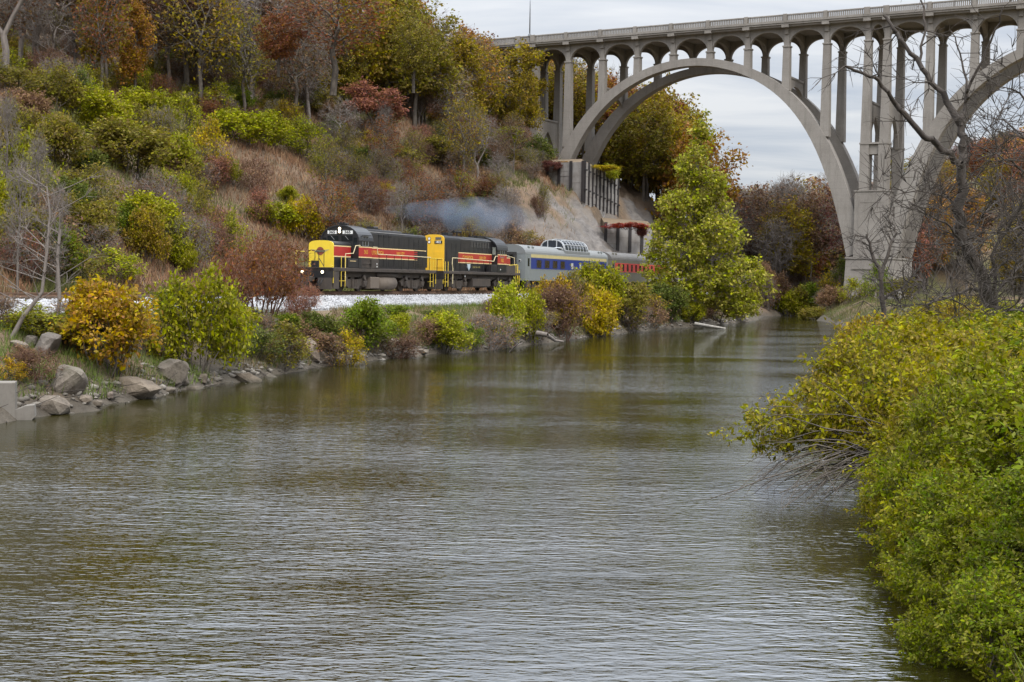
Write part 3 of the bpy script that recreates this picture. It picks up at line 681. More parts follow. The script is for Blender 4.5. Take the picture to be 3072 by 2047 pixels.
# ---- second locomotive, long hood leading
def make_second(s0):
    r_ = empty('diesel_locomotive', trk_o(s0), TROT)
    tag(r_, 'black diesel locomotive number 1822 with tall amber hood end and red band', 'locomotive', 'diesel locomotives hauling the train')
    Ln = 17.4
    box(0, Ln, -1.5, 1.5, 1.40, 1.64, 'underframe', GRM, r_, .03); box(.6, Ln - .6, -1.1, 1.1, 1.02, 1.4, 'centre_sill', GRM, r_)
    for x, fc in ((0, -1), (Ln, 1)): pilot(r_, x, fc)
    MB().prof(arch(.92, 4.22, 4.6, 12, 1.645, 2.6), 1.4, 11.7).build('long_hood', BLK, r_)
    face = MB().prof(arch(.925, 4.22, 4.605, 12, 1.65, 2.6), 1.32, 1.46).build('hood_end', YEL2, r_)
    for z in (4.26, 3.98): MB().cyl((1.30, .38, z), (1.318, .38, z), .1, 16).build('headlight', WHT, r_); MB().cyl((1.305, .38, z), (1.319, .38, z), .15, 16).build('headlight_rim', paint('rim_brown', (.25, .13, .02), .5, 0), r_)
    nb_ = box(1.29, 1.319, -.78, -.10, 3.86, 4.10, 'number_board', BLKT, r_)
    sign('number', '1822', .25, WHT, FRONT, (1.286, -.44, 3.98), nb_, ex=.003, bold=.006)
    box(1.30, 1.319, -.70, -.18, 4.18, 4.38, 'class_light_board', paint('board_grey', (.12, .11, .10), .5, .3), r_)
    box(1.29, 1.32, -.85, -.12, 1.9, 3.2, 'end_door', YEL2, r_); 
    MB().tube([(1.27, -.8, 1.9), (1.27, -.8, 2.6), (1.27, -.3, 2.6), (1.27, -.3, 1.9)], .02, 5).build('grab_rail', YEL2, r_)
    for x in np.arange(1.9, 11.4, .95): box(x, x + .88, -.935, -.921, 1.85, 3.95, 'hood_door', BLK, r_); box(x, x + .88, .921, .935, 1.85, 3.95, 'hood_door', BLK, r_)
    lv = MB()
    for i in range(8): lv.box(4.8, 6.8, -.955, -.934, 3.5 + i * .1, 3.56 + i * .1)
    lv.build('radiator_louvre', paint('louvre', (.03, .025, .022), .7, .3), r_)
    for i in range(7): box(7.0 + i * .62, 7.28 + i * .62, -.952, -.934, 3.72, 4.2, 'vent', paint('vent_grey', (.05, .047, .044), .6, .3), r_)
    MB().box(4.6, 11.6, -.93, -.82, 4.33, 4.37).build('roof_walk_edge', paint('edge_grey', (.3, .3, .3)), r_)
    # exhaust, horn, roof
    box(3.55, 4.5, -.3, .3, 4.58, 4.84, 'exhaust_stack', BLK, r_, .04)
    hn = MB().cyl((5.0, -.15, 4.98), (5.5, -.15, 4.98), .12, 10, .05).cyl((5.5, -.15, 4.98), (6.2, -.15, 4.98), .05, 8).cyl((6.2, -.15, 4.98), (6.5, -.15, 4.98), .05, 8, .11).cyl((5.7, -.15, 4.6), (5.7, -.15, 4.98), .05, 6)
    hn.build('horn', BLK, r_); box(9.0, 9.3, -.2, .2, 4.55, 4.75, 'roof_box', BLK, r_); 
    MB().box(10.0, 13.6, -.25, .25, 4.6, 4.82).build('roof_conduit', BLK, r_)
    # cab
    MB().prof(arch(1.5, 3.62, 4.7, 16, 1.645, 2.0), 11.7, 13.9).build('cab', BLK, r_)
    MB().prof([(y, z + .03) for y, z in arch(1.54, 3.6, 4.72, 16, None, 2.0)] + [(-1.54, 3.57)] + [(y, z) for y, z in arch(1.49, 3.6, 4.67, 16, None, 2.0)][::-1], 11.55, 14.1).build('cab_roof', STEELR, r_)
    for y0, y1 in ((-1.32, -1.0), (1.0, 1.32)): box(11.685, 11.702, y0, y1, 3.2, 3.85, 'door_window', paint('pale_glass', (.25, .27, .24), .2, .1), r_)
    for sg in (-1, 1):
        wdw = box(12.3, 13.2, *sorted((sg * 1.499, sg * 1.508)), 3.0, 3.7, 'side_window', GLS, r_)
        fr_ = MB()
        for a, e, z0, z1 in ((12.25, 12.31, 2.95, 3.75), (13.19, 13.25, 2.95, 3.75), (12.72, 12.78, 2.95, 3.75), (12.25, 13.25, 2.93, 2.99)): fr_.box(a, e, *sorted((sg * 1.502, sg * 1.525)), z0, z1)
        fr_.build('window_frame', paint('cab_window_metal', (.3, .31, .32)), wdw)
    MB().prof(arch(.92, 3.0, 3.3, 10, 1.645, 2.6), 13.9, 16.4).build('short_hood', BLK, r_)
    stripe(r_, 4.3, 11.7, 2.42, 3.16, .937, RED2); stripe(r_, 11.705, 13.895, 2.42, 3.16, 1.503, RED2); stripe(r_, 13.9, 16.2, 2.42, 2.95, .925, RED2)
    sign('road_name', 'CUYAHOGA', .5, GOLD, SIDE, (6.3, -.947, 2.79), r_, ex=.003, xs=.82)
    sign('road_name', 'VALLEY', .5, GOLD, SIDE, (9.6, -.947, 2.79), r_, ex=.003, xs=.88)
    sign('cab_number', '1822', .46, GOLD, SIDE, (12.8, -1.513, 2.7), r_, ex=.003, xs=.8)
    # white shield and small script under the band
    MB().profz([(6.15, 2.28), (6.75, 2.28), (6.72, 2.0), (6.45, 1.72), (6.18, 2.0)], -1.0, -.945).build('shield', paint('shield_pale', (.55, .66, .72), .4, .1), r_)
    sign('small_lettering', 'SCENIC RAILROAD', .2, paint('dull_gold', (.42, .36, .12), .5, .2), SIDE, (8.2, -.947, 2.03), r_, ex=.002)
    box(10.2, 11.6, -1.5, -1.05, 1.645, 2.3, 'equipment_box', paint('box_dark', (.008, .008, .01), .5, .2), r_, .03); box(11.9, 16.2, -1.49, -1.45, 1.645, 2.3, 'battery_box', GRM, r_)
    MB().cyl((12.4, -1.52, 1.9), (12.4, -1.49, 1.9), .06, 10).build('reflector', WHT, r_)
    CR2 = paint('handrail_cream', (.70, .60, .36)); YR = paint('handrail_yellow', (.72, .52, .05)); 
    rails_side(r_, [(2.0, -1.46, .6), (2.0, -1.46, 1.9), (1.85, -1.46, 2.2), (1.9, -1.46, 2.72), (10.9, -1.46, 2.6), (11.2, -1.5, 3.05), (11.7, -1.52, 3.05)], CR2, .032)
    for x in np.arange(3.4, 11, 1.3): rails_side(r_, [(x, -1.46, 1.64), (x, -1.46, 2.7)], BLK, .02)
    rails_side(r_, [(2.0, 1.46, 2.65), (11.6, 1.46, 2.65)], CR2)
    rails_side(r_, [(14.0, -1.5, 3.15), (15.9, -1.46, 3.0), (16.1, -1.46, 1.7)], CR2); rails_side(r_, [(14.6, -1.46, 2.3), (16.6, -1.46, 2.4), (16.8, -1.46, .7)], YR, .035); rails_side(r_, [(17.2, -1.46, .6), (17.2, -1.46, 1.9)], YR, .035)
    rails_side(r_, [(.1, -1.45, .6), (.1, -1.45, 2.6), (.1, -.4, 2.6)], YR); rails_side(r_, [(.1, -.9, 1.65), (.1, -.9, 2.6)], BLK)
    rails_side(r_, [(.1, .35, 1.65), (.1, .35, 2.6), (.1, 1.2, 2.6), (.1, 1.2, 1.65)], BLK)
    ladder(r_, .75, -1.47, -1, YR); ladder(r_, Ln - .85, -1.47, -1, YR)
    MB().cyl((8.0, -.95, 1.1), (11.4, -.95, 1.1), .24, 14).build('air_reservoir', GRM, r_, True)
    MB().box(6.6, 10.6, -1.3, 1.3, .3, 1.1, .12).build('fuel_tank', GRM, r_)
    MB().cyl((4.95, -1.3, 1.26), (4.95, -1.25, 1.26), .1, 8).build('gauge', WHT, r_)
    truck(r_, 3.6, 2.85); truck(r_, 13.9, 2.85)
make_second(18.35)

# ---- passenger cars
def coach(s0, Ln, label, colors, wins, letter=None, dome=False, roofc=None):
    r_ = empty('passenger_coach', trk_o(s0), TROT); tag(r_, label, 'railway coach', 'passenger coaches of the train')
    body, band, stripec, roofm = colors
    hw = 1.5
    MB().prof([(-hw, .95), (hw, .95), (hw, 3.45), (-hw, 3.45)], 0, Ln).build('car_body', body, r_)
    MB().prof(arch(hw + .012, 3.44, 4.35, 16, None, 2.15), -.02, Ln + .02).build('roof', roofm, r_)
    z0, z1 = 2.12, 2.98
    for sg in (-1, 1):
        MB().box(1.5, Ln - .6, *sorted((sg * hw, sg * (hw + .006))), z0 - .05, z1 + .12).build('window_band', band, r_)
        if stripec: MB().box(1.5, Ln - .6, *sorted((sg * hw, sg * (hw + .008))), z1 + .16, z1 + .50).build('letter_board', stripec, r_)
        MB().box(1.4, Ln - .5, *sorted((sg * hw, sg * (hw + .012))), z0 - .10, z0 - .05).build('belt_rail', body, r_)
        for (x, wd, h, mt) in wins:
            g_ = box(x, x + wd, *sorted((sg * (hw + .004), sg * (hw + .012))), z0 + .06, z0 + .06 + h, 'window', mt, r_)
            f_ = MB()
            for a, e, q0, q1 in ((x - .04, x, z0 + .03, z0 + .09 + h), (x + wd, x + wd + .04, z0 + .03, z0 + .09 + h), (x, x + wd, z0 + .03, z0 + .06), (x, x + wd, z0 + .06 + h, z0 + .09 + h)): f_.box(a, e, *sorted((sg * (hw + .003), sg * (hw + .025))), q0, q1)
            f_.build('window_frame', band, g_)
        d_ = box(.5, 1.2, *sorted((sg * hw, sg * (hw + .01))), 1.15, 3.2, 'vestibule_door', body, r_)
        box(.62, 1.08, *sorted((sg * (hw + .01), sg * (hw + .016))), 2.3, 3.05, 'door_window', GLS, d_)
        MB().box(.4, 1.3, *sorted((sg * 1.2, sg * 1.5)), .35, .95).build('door_steps', GRM, r_)
    # ends with diaphragm
    for x, fc in ((0, -1), (Ln, 1)):
        a, e = sorted((x, x + fc * .55))
        dm = MB().box(a, e, -.62, -.45, .95, 3.35).box(a, e, .45, .62, .95, 3.35).box(a, e, -.62, .62, 3.35, 3.6)
        dm.build('diaphragm', paint('diaphragm_rubber', (.02, .02, .02), .8, .3), r_)
        box(*sorted((x + fc * .002, x + fc * .012)), -.4, .4, 1.1, 3.1, 'end_door', BLK, r_)
        cp = MB().box(*sorted((x, x + fc * .6)), -.13, .13, .7, .98); cp.build('coupler', GRM, r_)
        box(*sorted((x, x + fc * .02)), -1.05, -.85, 2.72, 2.92, 'marker_plate', WHT, r_)
        box(*sorted((x, x + fc * .06)), -1.02, -.88, 2.76, 2.88, 'marker_lamp', BLKT, r_)
    for x in (1.6, 2.7, Ln - 2.6, Ln - 1.6): MB().cyl((x, -1.15, 4.02), (x, -1.25, 4.2), .13, 10).build('roof_vent', body, r_)
    ub = MB().box(7.5, 9.6, -1.3, 1.3, .35, .95).box(11, 13.5, -1.35, 1.35, .4, .95).cyl((14.5, -1.1, .65), (17.5, -1.1, .65), .25, 12)
    ub.build('underfloor_gear', GRM, r_); box(0.2, Ln - .2, -1.0, 1.0, .75, .96, 'floor_frame', GRM, r_)
    truck(r_, 3.0, 2.6, .46); truck(r_, Ln - 3.0, 2.6, .46)
    if letter: sign('lettering', letter, .3, paint('letter_ochre', (.36, .25, .07), .6, .2), SIDE, (Ln * .53, -hw - .010, z1 + .32), r_, ex=.002, xs=1.3)
    if dome:
        a, e = 11.6, 19.4; hwD = 1.42; zt = 5.2
        fr_ = paint('dome_frame', (.62, .64, .66), .35, .15, metal=.5)
        nseg = 7
        # glass volume: curved cross-section, sloping ends
        def ringp(x, k, zadd=0.):
            return [(x, hwD * k * math.cos(math.pi * i / 14), 3.9 + (zt - 3.9 + zadd) * k * max(0, 1 - abs(math.cos(math.pi * i / 14)) ** 3) ** (1 / 2.2)) for i in range(15)]
        xs = [a, a + .35, a + .9, e - .9, e - .35, e]; ks = [.86, .965, 1., 1., .965, .86]
        def shell(off, k2):
            V = []
            for x, kk in zip(xs, ks): V += [(p_[0], p_[1] * k2, p_[2] + off) for p_ in ringp(x, kk)]
            Fs = [(i * 15 + j, i * 15 + j + 1, (i + 1) * 15 + j + 1, (i + 1) * 15 + j) for i in range(len(xs) - 1) for j in range(14)]
            Fs += [tuple(range(15)), tuple(range(75, 90))[::-1]]
            return V, Fs
        gl = MB().add(*shell(0, 1)).build('dome_glazing', DGL, r_)
        # bars over the glass
        def bar_ring(x0, x1, k, name):
            mb = MB(); A = ringp(x0, k); 
            for j in range(14):
                p0, p1 = A[j], A[j + 1]; d = 1.025
                mb.add([(x0, p0[1] * d, p0[2] + .03), (x1, p0[1] * d, p0[2] + .03), (x1, p1[1] * d, p1[2] + .03), (x0, p1[1] * d, p1[2] + .03), (x0, p0[1] * .97, p0[2] - .05), (x1, p0[1] * .97, p0[2] - .05), (x1, p1[1] * .97, p1[2] - .05), (x0, p1[1] * .97, p1[2] - .05)],
                       [(0, 1, 2, 3), (0, 3, 7, 4), (1, 5, 6, 2)])
            mb.build(name, fr_, r_)
        for x in np.linspace(a + .95, e - 1.05, 7): bar_ring(x, x + .1, 1.0, 'dome_rib')
        bar_ring(a - .02, a + .30, .93, 'dome_end_frame'); bar_ring(e - .3, e + .02, .93, 'dome_end_frame')
        lng = MB()
        for j in (2, 4, 7, 10, 12):
            pts = [ringp(x, k)[j] for x, k in zip(xs, ks)]
            lng.tube([(p_[0], p_[1] * 1.01, p_[2] + .02) for p_ in pts], .045, 5)
        lng.build('dome_purlin', fr_, r_)
        for y in (-.48, .48): MB().box(a - .045, a + .02, y - .05, y + .05, 4.1, 5.05).build('dome_mullion', fr_, r_)
        MB().prof(arch(hwD + .03, 4.02, 4.3, 10, 3.6, 2.), a - .1, e + .1).build('dome_base', roofm, r_)
        fl = MB()
        for sg in (-1, 1): fl.profz([(a - 1.3, 4.25), (a + .3, 4.02), (a + .3, 4.12), (a - .02, 4.22), (a - .5, 4.36)], *sorted((sg * .55, sg * 1.2)))
        fl.build('dome_fairing', fr_, r_)
    return r_
SILV = paint('coach_silver', (.22, .24, .24), .45, .25, (.2, .19, .17), metal=.15); SROOF = paint('coach_roof_grey', (.19, .20, .20), .5, .3, (.16, .15, .14))
BLU = paint('coach_blue', (.018, .035, .19), .45, .2, (.02, .02, .05)); BOARD = paint('coach_gold_board', (.50, .42, .20), .55, .35, (.33, .27, .14))
CREAMW = paint('blind_cream', (.48, .48, .45), .5, .1); BRWIN = paint('brown_blind', (.035, .025, .018), .25, .3, (.07, .045, .03))
wins = [(x, 1.35, .74, BRWIN) for x in (3.0, 5.3, 7.6, 9.9)] + [(13.2, .7, .62, CREAMW), (15.9, .55, .6, CREAMW), (17.3, .6, .6, CREAMW)] + [(19.2, 1.3, .74, GLS), (21.4, 1.3, .74, GLS), (23.4, 1.2, .74, GLS)]
coach(37.0, 25.9, 'silver dome coach with dark blue window band and gold letter board', (SILV, BLU, BOARD, SROOF), wins, None, True)
REDB = paint('coach_red', (.50, .055, .05), .45, .2, (.25, .04, .04)); OLV = paint('coach_olive_grey', (.14, .13, .10), .6, .3, (.09, .08, .06)); GROOF = paint('coach_dark_roof', (.13, .125, .12), .6, .3)
coach(64.1, 25.5, 'olive-grey coach with bright red window band partly behind the riverside tree', (OLV, REDB, None, GROOF), [(x, .75, .8, GLS) for x in np.arange(2.6, 23.5, 1.75)])

# ---- exhaust smoke
def smoke(name, pts, label, dens, col):
    """closed lumpy hull round a rising, drifting plume; noise-broken even grey volume inside"""
    V = []; Fs = []; n = 14
    for i, (c_, rad) in enumerate(pts):
        for j in range(n): a = 2 * math.pi * j / n; V.append((c_[0], c_[1] + rad[0] * math.cos(a), c_[2] + rad[1] * math.sin(a)))
    for i in range(len(pts) - 1):
        for j in range(n): Fs.append((i * n + j, i * n + (j + 1) % n, (i + 1) * n + (j + 1) % n, (i + 1) * n + j))
    Fs += [tuple(range(n))[::-1], tuple(range((len(pts) - 1) * n, len(pts) * n))]
    global nt
    m = bpy.data.materials.new(name); m.use_nodes = True; nt = m.node_tree; nt.nodes.clear()
    out = N('ShaderNodeOutputMaterial'); pv = N('ShaderNodeVolumePrincipled'); L(pv.outputs[0], out.inputs['Volume'])
    pv.inputs['Color'].default_value = (*col, 1); pv.inputs['Anisotropy'].default_value = 0.1
    tc_ = N('ShaderNodeTexCoord')
    nz = noise(.42, 5, .6, vec=tc_.outputs['Object'])
    # soft edge: distance from the plume's axis, stored per object as box coordinates
    g = N('ShaderNodeVectorMath', operation='MULTIPLY_ADD'); L(tc_.outputs['Generated'], g.inputs[0]); g.inputs[1].default_value = (2, 2, 2); g.inputs[2].default_value = (-1, -1, -1)
    ln = N('ShaderNodeVectorMath', operation='LENGTH'); L(g.outputs[0], ln.inputs[0])
    edge = ramp(ln.outputs['Value'], (.15, (1, 1, 1)), (.98, (0, 0, 0)))
    br_ = ramp(nz, (.40, (0, 0, 0)), (.68, (1, 1, 1)))
    L(MATH('MULTIPLY', MATH('MULTIPLY', edge, br_), dens), pv.inputs['Density'])
    o = MB().add(V, Fs).build(name, m); o.location = trk_o(0); o.rotation_euler.z = TROT
    tag(o, label, None, None, 'stuff'); return o
def plume(x0, x1, zc0, zc1, r0, r1, n=9, yc=0.):
    ps = []
    for i in range(n):
        t = i / (n - 1); x = x0 + (x1 - x0) * t; e = max(.06, math.sin(math.pi * min(1, t * .94 + .03)) ** .6)
        rr = (r0 + (r1 - r0) * t) * e; ps.append(((x, yc, zc0 + (zc1 - zc0) * t), (rr * .9, rr)))
    return ps
smoke('exhaust_smoke', plume(21.7, 25.8, 5.5, 6.1, .8, 1.3), 'dense dark blue-grey puff above the second locomotive exhaust', 2.2, (.12, .16, .21))
smoke('exhaust_smoke', plume(7.5, 47, 5.55, 7.5, 1.15, 2.2, 14), 'thin blue-grey drift of exhaust smoke trailing back over both locomotives', .52, (.25, .32, .42))
# ================================================================ vegetation: builders
def nrm(v): return v / (np.linalg.norm(v, axis=-1, keepdims=True) + 1e-9)
def tubes(segs, sides=4):
    A = np.array([s[0] for s in segs]); B = np.array([s[1] for s in segs]); r0 = np.array([s[2] for s in segs]); r1 = np.array([s[3] for s in segs])
    d = nrm(B - A); ref = np.where(np.abs(d[:, 2:3]) > .9, np.array([[1., 0, 0]]), np.array([[0, 0, 1.]])); u = nrm(np.cross(d, ref)); v = np.cross(d, u)
    B = B + d * r1[:, None] * .5
    an = 2 * np.pi * np.arange(sides) / sides
    ring = u[:, None] * np.cos(an)[None, :, None] + v[:, None] * np.sin(an)[None, :, None]
    V = np.concatenate([A[:, None] + ring * r0[:, None, None], B[:, None] + ring * r1[:, None, None]], 1).reshape(-1, 3)
    j = np.arange(sides); q = np.stack([j, (j + 1) % sides, sides + (j + 1) % sides, sides + j], 1)
    Fc = (np.arange(len(segs))[:, None, None] * 2 * sides + q[None]).reshape(-1, 4)
    return V, Fc
def grow(base, att, r_tip, G, first=None, k=.5, jit=.12, power=.44):
    """limbs that split again and again until each attractor has its twig"""
    segs, tips = [], []
    def rec(p, P, dirn):
        n = len(P); r = r_tip * n ** power
        if n == 1:
            q = P[0]; m_ = (p + q) / 2 + G.normal(0, jit * .35, 3) * np.linalg.norm(q - p); rr = r_tip
            segs.append((p, m_, rr * 1.15, rr * .9)); segs.append((m_, q, rr * .9, rr * .45)); tips.append((q, nrm(q - m_))); return
        c = P.mean(0); D = P - c
        w_, E = np.linalg.eigh(D.T @ D + np.eye(3) * 1e-6); ax_ = E[:, -1]
        pr = D @ ax_; order = np.argsort(pr); cut = int(np.clip(round(n * G.uniform(.35, .65)), 1, n - 1))
        for g in (order[:cut], order[cut:]):
            Q = P[g]; cq = Q.mean(0); ln = np.linalg.norm(cq - p)
            kk = k if len(Q) > 1 else 1
            t = p + (cq - p) * kk * (.75 if n > 30 else 1.0) + G.normal(0, jit * .3, 3) * ln * (kk < 1)
            if len(Q) == 1: rec(p, Q, None); continue
            r1 = r_tip * len(Q) ** power; m_ = (p + t) / 2 + G.normal(0, jit * .25, 3) * ln * kk
            segs.append((p, m_, max(r1, r * .8), r1 * 1.05)); segs.append((m_, t, r1 * 1.05, r1)); rec(t, Q, nrm(t - p))
    if first is not None:
        pts = [np.array(x, float) for x in first]; R0 = r_tip * len(att) ** power
        for i, (a, b_) in enumerate(zip(pts[:-1], pts[1:])):
            f0, f1 = 1.3 - .3 * i / (len(pts) - 1), 1.3 - .3 * (i + 1) / (len(pts) - 1); segs.append((a, b_, R0 * f0, R0 * f1))
        rec(pts[-1], att, None)
    else: rec(np.array(base, float), att, None)
    return segs, tips
def lobes(spec, n, G, inner=.35):
    """points through the volume of several ellipsoids, more of them near the outside"""
    w_ = np.array([s[2] for s in spec], float); k = G.choice(len(spec), n, p=w_ / w_.sum())
    d = nrm(G.normal(size=(n, 3))); r = G.uniform(inner, 1, n) ** .6
    return np.array([s[0] for s in spec])[k] + d * r[:, None] * np.array([s[1] for s in spec])[k]
def leaves(tips, per, length, width, spread, G, droop=.25, twig=.6, up=.7, var=.5):
    P = np.array([t[0] for t in tips]); D = np.array([t[1] for t in tips])
    n = len(P) * per; i = np.repeat(np.arange(len(P)), per)
    t = G.uniform(-.8, .5, n)
    c = P[i] + D[i] * (t * twig)[:, None] + G.normal(0, spread, (n, 3))
    a = nrm(D[i] * .5 + G.normal(0, .8, (n, 3)) + np.array([0, 0, -droop])); nn = nrm(G.normal(0, 1, (n, 3)) + np.array([0, 0, up]))
    b_ = nrm(np.cross(nn, a)); nn = np.cross(a, b_)
    l = length * G.uniform(1 - var, 1 + var, n)[:, None]; w_ = l * (width / length)
    V = np.stack([c, c + a * l * .45 + b_ * w_ * .5 + nn * l * .1, c + a * l, c + a * l * .45 - b_ * w_ * .5 + nn * l * .1], 1).reshape(-1, 3)
    return V, np.arange(n * 4).reshape(-1, 4)
def fans(tips, n, ln, r, G, droop=0.):
    segs = []
    for p, d in tips:
        for _ in range(n):
            q = nrm(d + G.normal(0, .55, 3) + np.array([0, 0, .15 - droop])); l = ln * G.uniform(.5, 1.2)
            m_ = p + q * l * .5; e = m_ + nrm(q + G.normal(0, .3, 3) + np.array([0, 0, -droop])) * l * .5
            segs.append((p, m_, r, r * .8)); segs.append((m_, e, r * .8, r * .35))
    return segs

# leaf: colour comes from the plant (two tones) and varies from leaf to leaf
def leafmat(name, transl=.35, rough=.6):
    m, b = material(name); nt_ = m.node_tree
    oi = N('ShaderNodeObjectInfo'); at2 = N('ShaderNodeAttribute', attribute_type='OBJECT', attribute_name='leaf_tone')
    ri = N('ShaderNodeNewGeometry').outputs['Random Per Island']
    nz = noise(.55, 3, .6, coord='Object')
    f = ramp(MATH('ADD', MATH('MULTIPLY', nz, .75), MATH('MULTIPLY', ri, .35)), (.36, (0, 0, 0)), (.80, (1, 1, 1)))
    c = MIXC(f, oi.outputs['Color'], at2.outputs['Color'])
    hs = N('ShaderNodeHueSaturation'); L(c, hs.inputs['Color'])
    r2 = MATH('FRACT', MATH('MULTIPLY', ri, 17.31)); r3 = MATH('FRACT', MATH('MULTIPLY', ri, 53.7))
    L(MATH('MULTIPLY_ADD', r2, .05, .475), hs.inputs['Hue']); L(MATH('MULTIPLY_ADD', r3, .8, .5), hs.inputs['Value']); L(MATH('MULTIPLY_ADD', r2, .3, .92), hs.inputs['Saturation'])
    L(hs.outputs[0], b.inputs['Base Color']); b.inputs['Roughness'].default_value = rough; b.inputs['Specular IOR Level'].default_value = .12
    tr_ = N('ShaderNodeBsdfTranslucent'); L(hs.outputs[0], tr_.inputs[0]); ms = N('ShaderNodeMixShader'); ms.inputs[0].default_value = transl
    L(b.outputs[0], ms.inputs[1]); L(tr_.outputs[0], ms.inputs[2]); L(ms.outputs[0], nt_.nodes['Material Output'].inputs[0]); return m
LEAF = leafmat('leaf')
def barkmat(name, c0, c1):
    m, b = material(name); L(ramp(noise(3, 5, .7, coord='Object', stretch=(1, 1, .3)), (.35, c0), (.68, c1)), b.inputs['Base Color']); b.inputs['Roughness'].default_value = .9
    bump(b, noise(12, 4, coord='Object', stretch=(1, 1, .25)), .6, .03); return m
BARK = barkmat('bark', (.055, .045, .036), (.15, .125, .10)); BARKG = barkmat('bark_grey', (.13, .108, .093), (.24, .205, .18)); BARKR = barkmat('bark_reddish', (.10, .05, .035), (.20, .10, .065)); BARKP = barkmat('bark_pale', (.22, .20, .17), (.38, .36, .32))

def proto(name, seed, h, spec, n, first, r_tip, leaf=None, fan=None, bark=BARK, sides=4, k=.5, jit=.12, power=.44, inner=.35, stems=None):
    """one plant: limbs (and fine twigs) as a woody mesh, leaves as a crown mesh"""
    G = np.random.default_rng(seed); att = lobes(spec, n, G, inner)
    out_ = G.random(len(att)) < .10; c0 = att.mean(0); att[out_] = c0 + (att[out_] - c0) * G.uniform(1.08, 1.25, (out_.sum(), 1)); att[:, 2] = np.maximum(att[:, 2], .15)
    segs, tips = [], []
    if stems:                                             # shrub: several stems out of the ground
        st = np.array([[math.cos(6.283 * i / stems) * .22, math.sin(6.283 * i / stems) * .22, -.35] for i in range(stems)])
        ang = (np.arctan2(att[:, 1], att[:, 0]) / 6.283 * stems) % stems; gi = (ang + .5).astype(int) % stems
        for i in range(stems):
            if (gi == i).sum() > 1: s_, t_ = grow(st[i], att[gi == i], r_tip, G, None, k, jit, power); segs += s_; tips += t_
    else: segs, tips = grow(None, att, r_tip, G, first, k, jit, power)
    if fan: segs = segs + fans(tips, *fan, G)
    V, Fc = tubes(segs, sides); wood = npmesh(name + '_trunk', V, Fc, True, bark); crown = None
    if leaf: V, Fc = leaves(tips, *leaf[:4], G, *leaf[4:]); crown = npmesh(name + '_crown', V, Fc, False, LEAF)
    return dict(wood=wood, crown=crown, h=h)
def plant(pr, name, loc, sc, rz, col, col2, label, cat, group=None, tilt=0., bark=None):
    r_ = empty(name, loc, rz); r_.scale = (sc[0], sc[0] if len(sc) < 3 else sc[2], sc[1]); r_.rotation_euler = (tilt, tilt * .5, rz)
    tag(r_, label, cat, group)
    t = link('trunk' if 'tree' in name else 'stems', pr['wood'], r_)
    if bark: t.material_slots[0].link = 'OBJECT'; t.material_slots[0].material = bark
    if pr['crown']:
        c_ = link('crown' if 'tree' in name else 'foliage', pr['crown'], r_); c_.color = (*col, 1); c_['leaf_tone'] = list(col2)
    return r_
# ---- kinds of plant
TREE = [
 proto('round', 11, 14, [((0, 0, 9.0), (3.9, 3.9, 4.6), 3), ((1.8, .8, 5.4), (2.6, 2.4, 2.2), 1.2), ((-1.9, -.6, 5.6), (2.4, 2.6, 2.4), 1.2)], 270, [(0, 0, -1), (.1, 0, 1.8), (-.1, .15, 3.6)], .017, (30, .34, .2, .34)),
 proto('narrow', 12, 15, [((0, 0, 8.8), (2.4, 2.4, 5.8), 3), ((.8, .3, 12), (1.5, 1.5, 2.4), 1), ((-.7, .2, 5), (1.9, 1.9, 2.2), 1)], 210, [(0, 0, -1), (.15, .1, 2), (0, 0, 4)], .017, (28, .33, .2, .32)),
 proto('open', 13, 14, [((-1.8, .5, 10.6), (2.3, 2.2, 2.2), 1), ((1.6, -.6, 11.6), (2.2, 2.2, 2.0), 1), ((2.6, .7, 8.0), (2.1, 2.0, 1.5), 1), ((-2.8, -.8, 7.4), (1.9, 2.0, 1.5), 1), ((.2, 0, 8.8), (1.8, 1.8, 1.7), .6)], 210, [(0, 0, -1), (.2, .05, 2), (.05, -.1, 4.2)], .018, (30, .34, .2, .30)),
 proto('thin', 14, 15, [((0, 0, 9.5), (3.6, 3.6, 5.2), 1)], 260, [(0, 0, -1), (-.15, .1, 2.4), (.1, 0, 5)], .016, (7, .30, .18, .4), (3, .8, .012)),
]
BARE = [
 proto('bare_a', 21, 14, [((0, 0, 9.3), (3.6, 3.6, 5.0), 1)], 330, [(0, 0, -1), (.1, 0, 2), (-.1, .1, 4)], .019, None, (5, 1.1, .017), BARKG, 3, jit=.16),
 proto('bare_b', 22, 15, [((0, 0, 9.6), (2.3, 2.3, 5.8), 1), ((.9, 0, 12.8), (1.6, 1.6, 2), .4)], 300, [(0, 0, -1), (-.1, .1, 2.2), (.1, 0, 4.6)], .018, None, (5, 1.0, .016), BARKG, 3, jit=.16),
 proto('bare_c', 23, 12, [((-1.2, 0, 7.6), (2.6, 2.6, 4.2), 1), ((1.5, .4, 8.4), (2.3, 2.3, 3.4), 1)], 320, [(0, 0, -1), (.1, 0, 1.2), (0, .1, 2.2)], .017, None, (5, 1.0, .016), BARKG, 3, jit=.16),
]
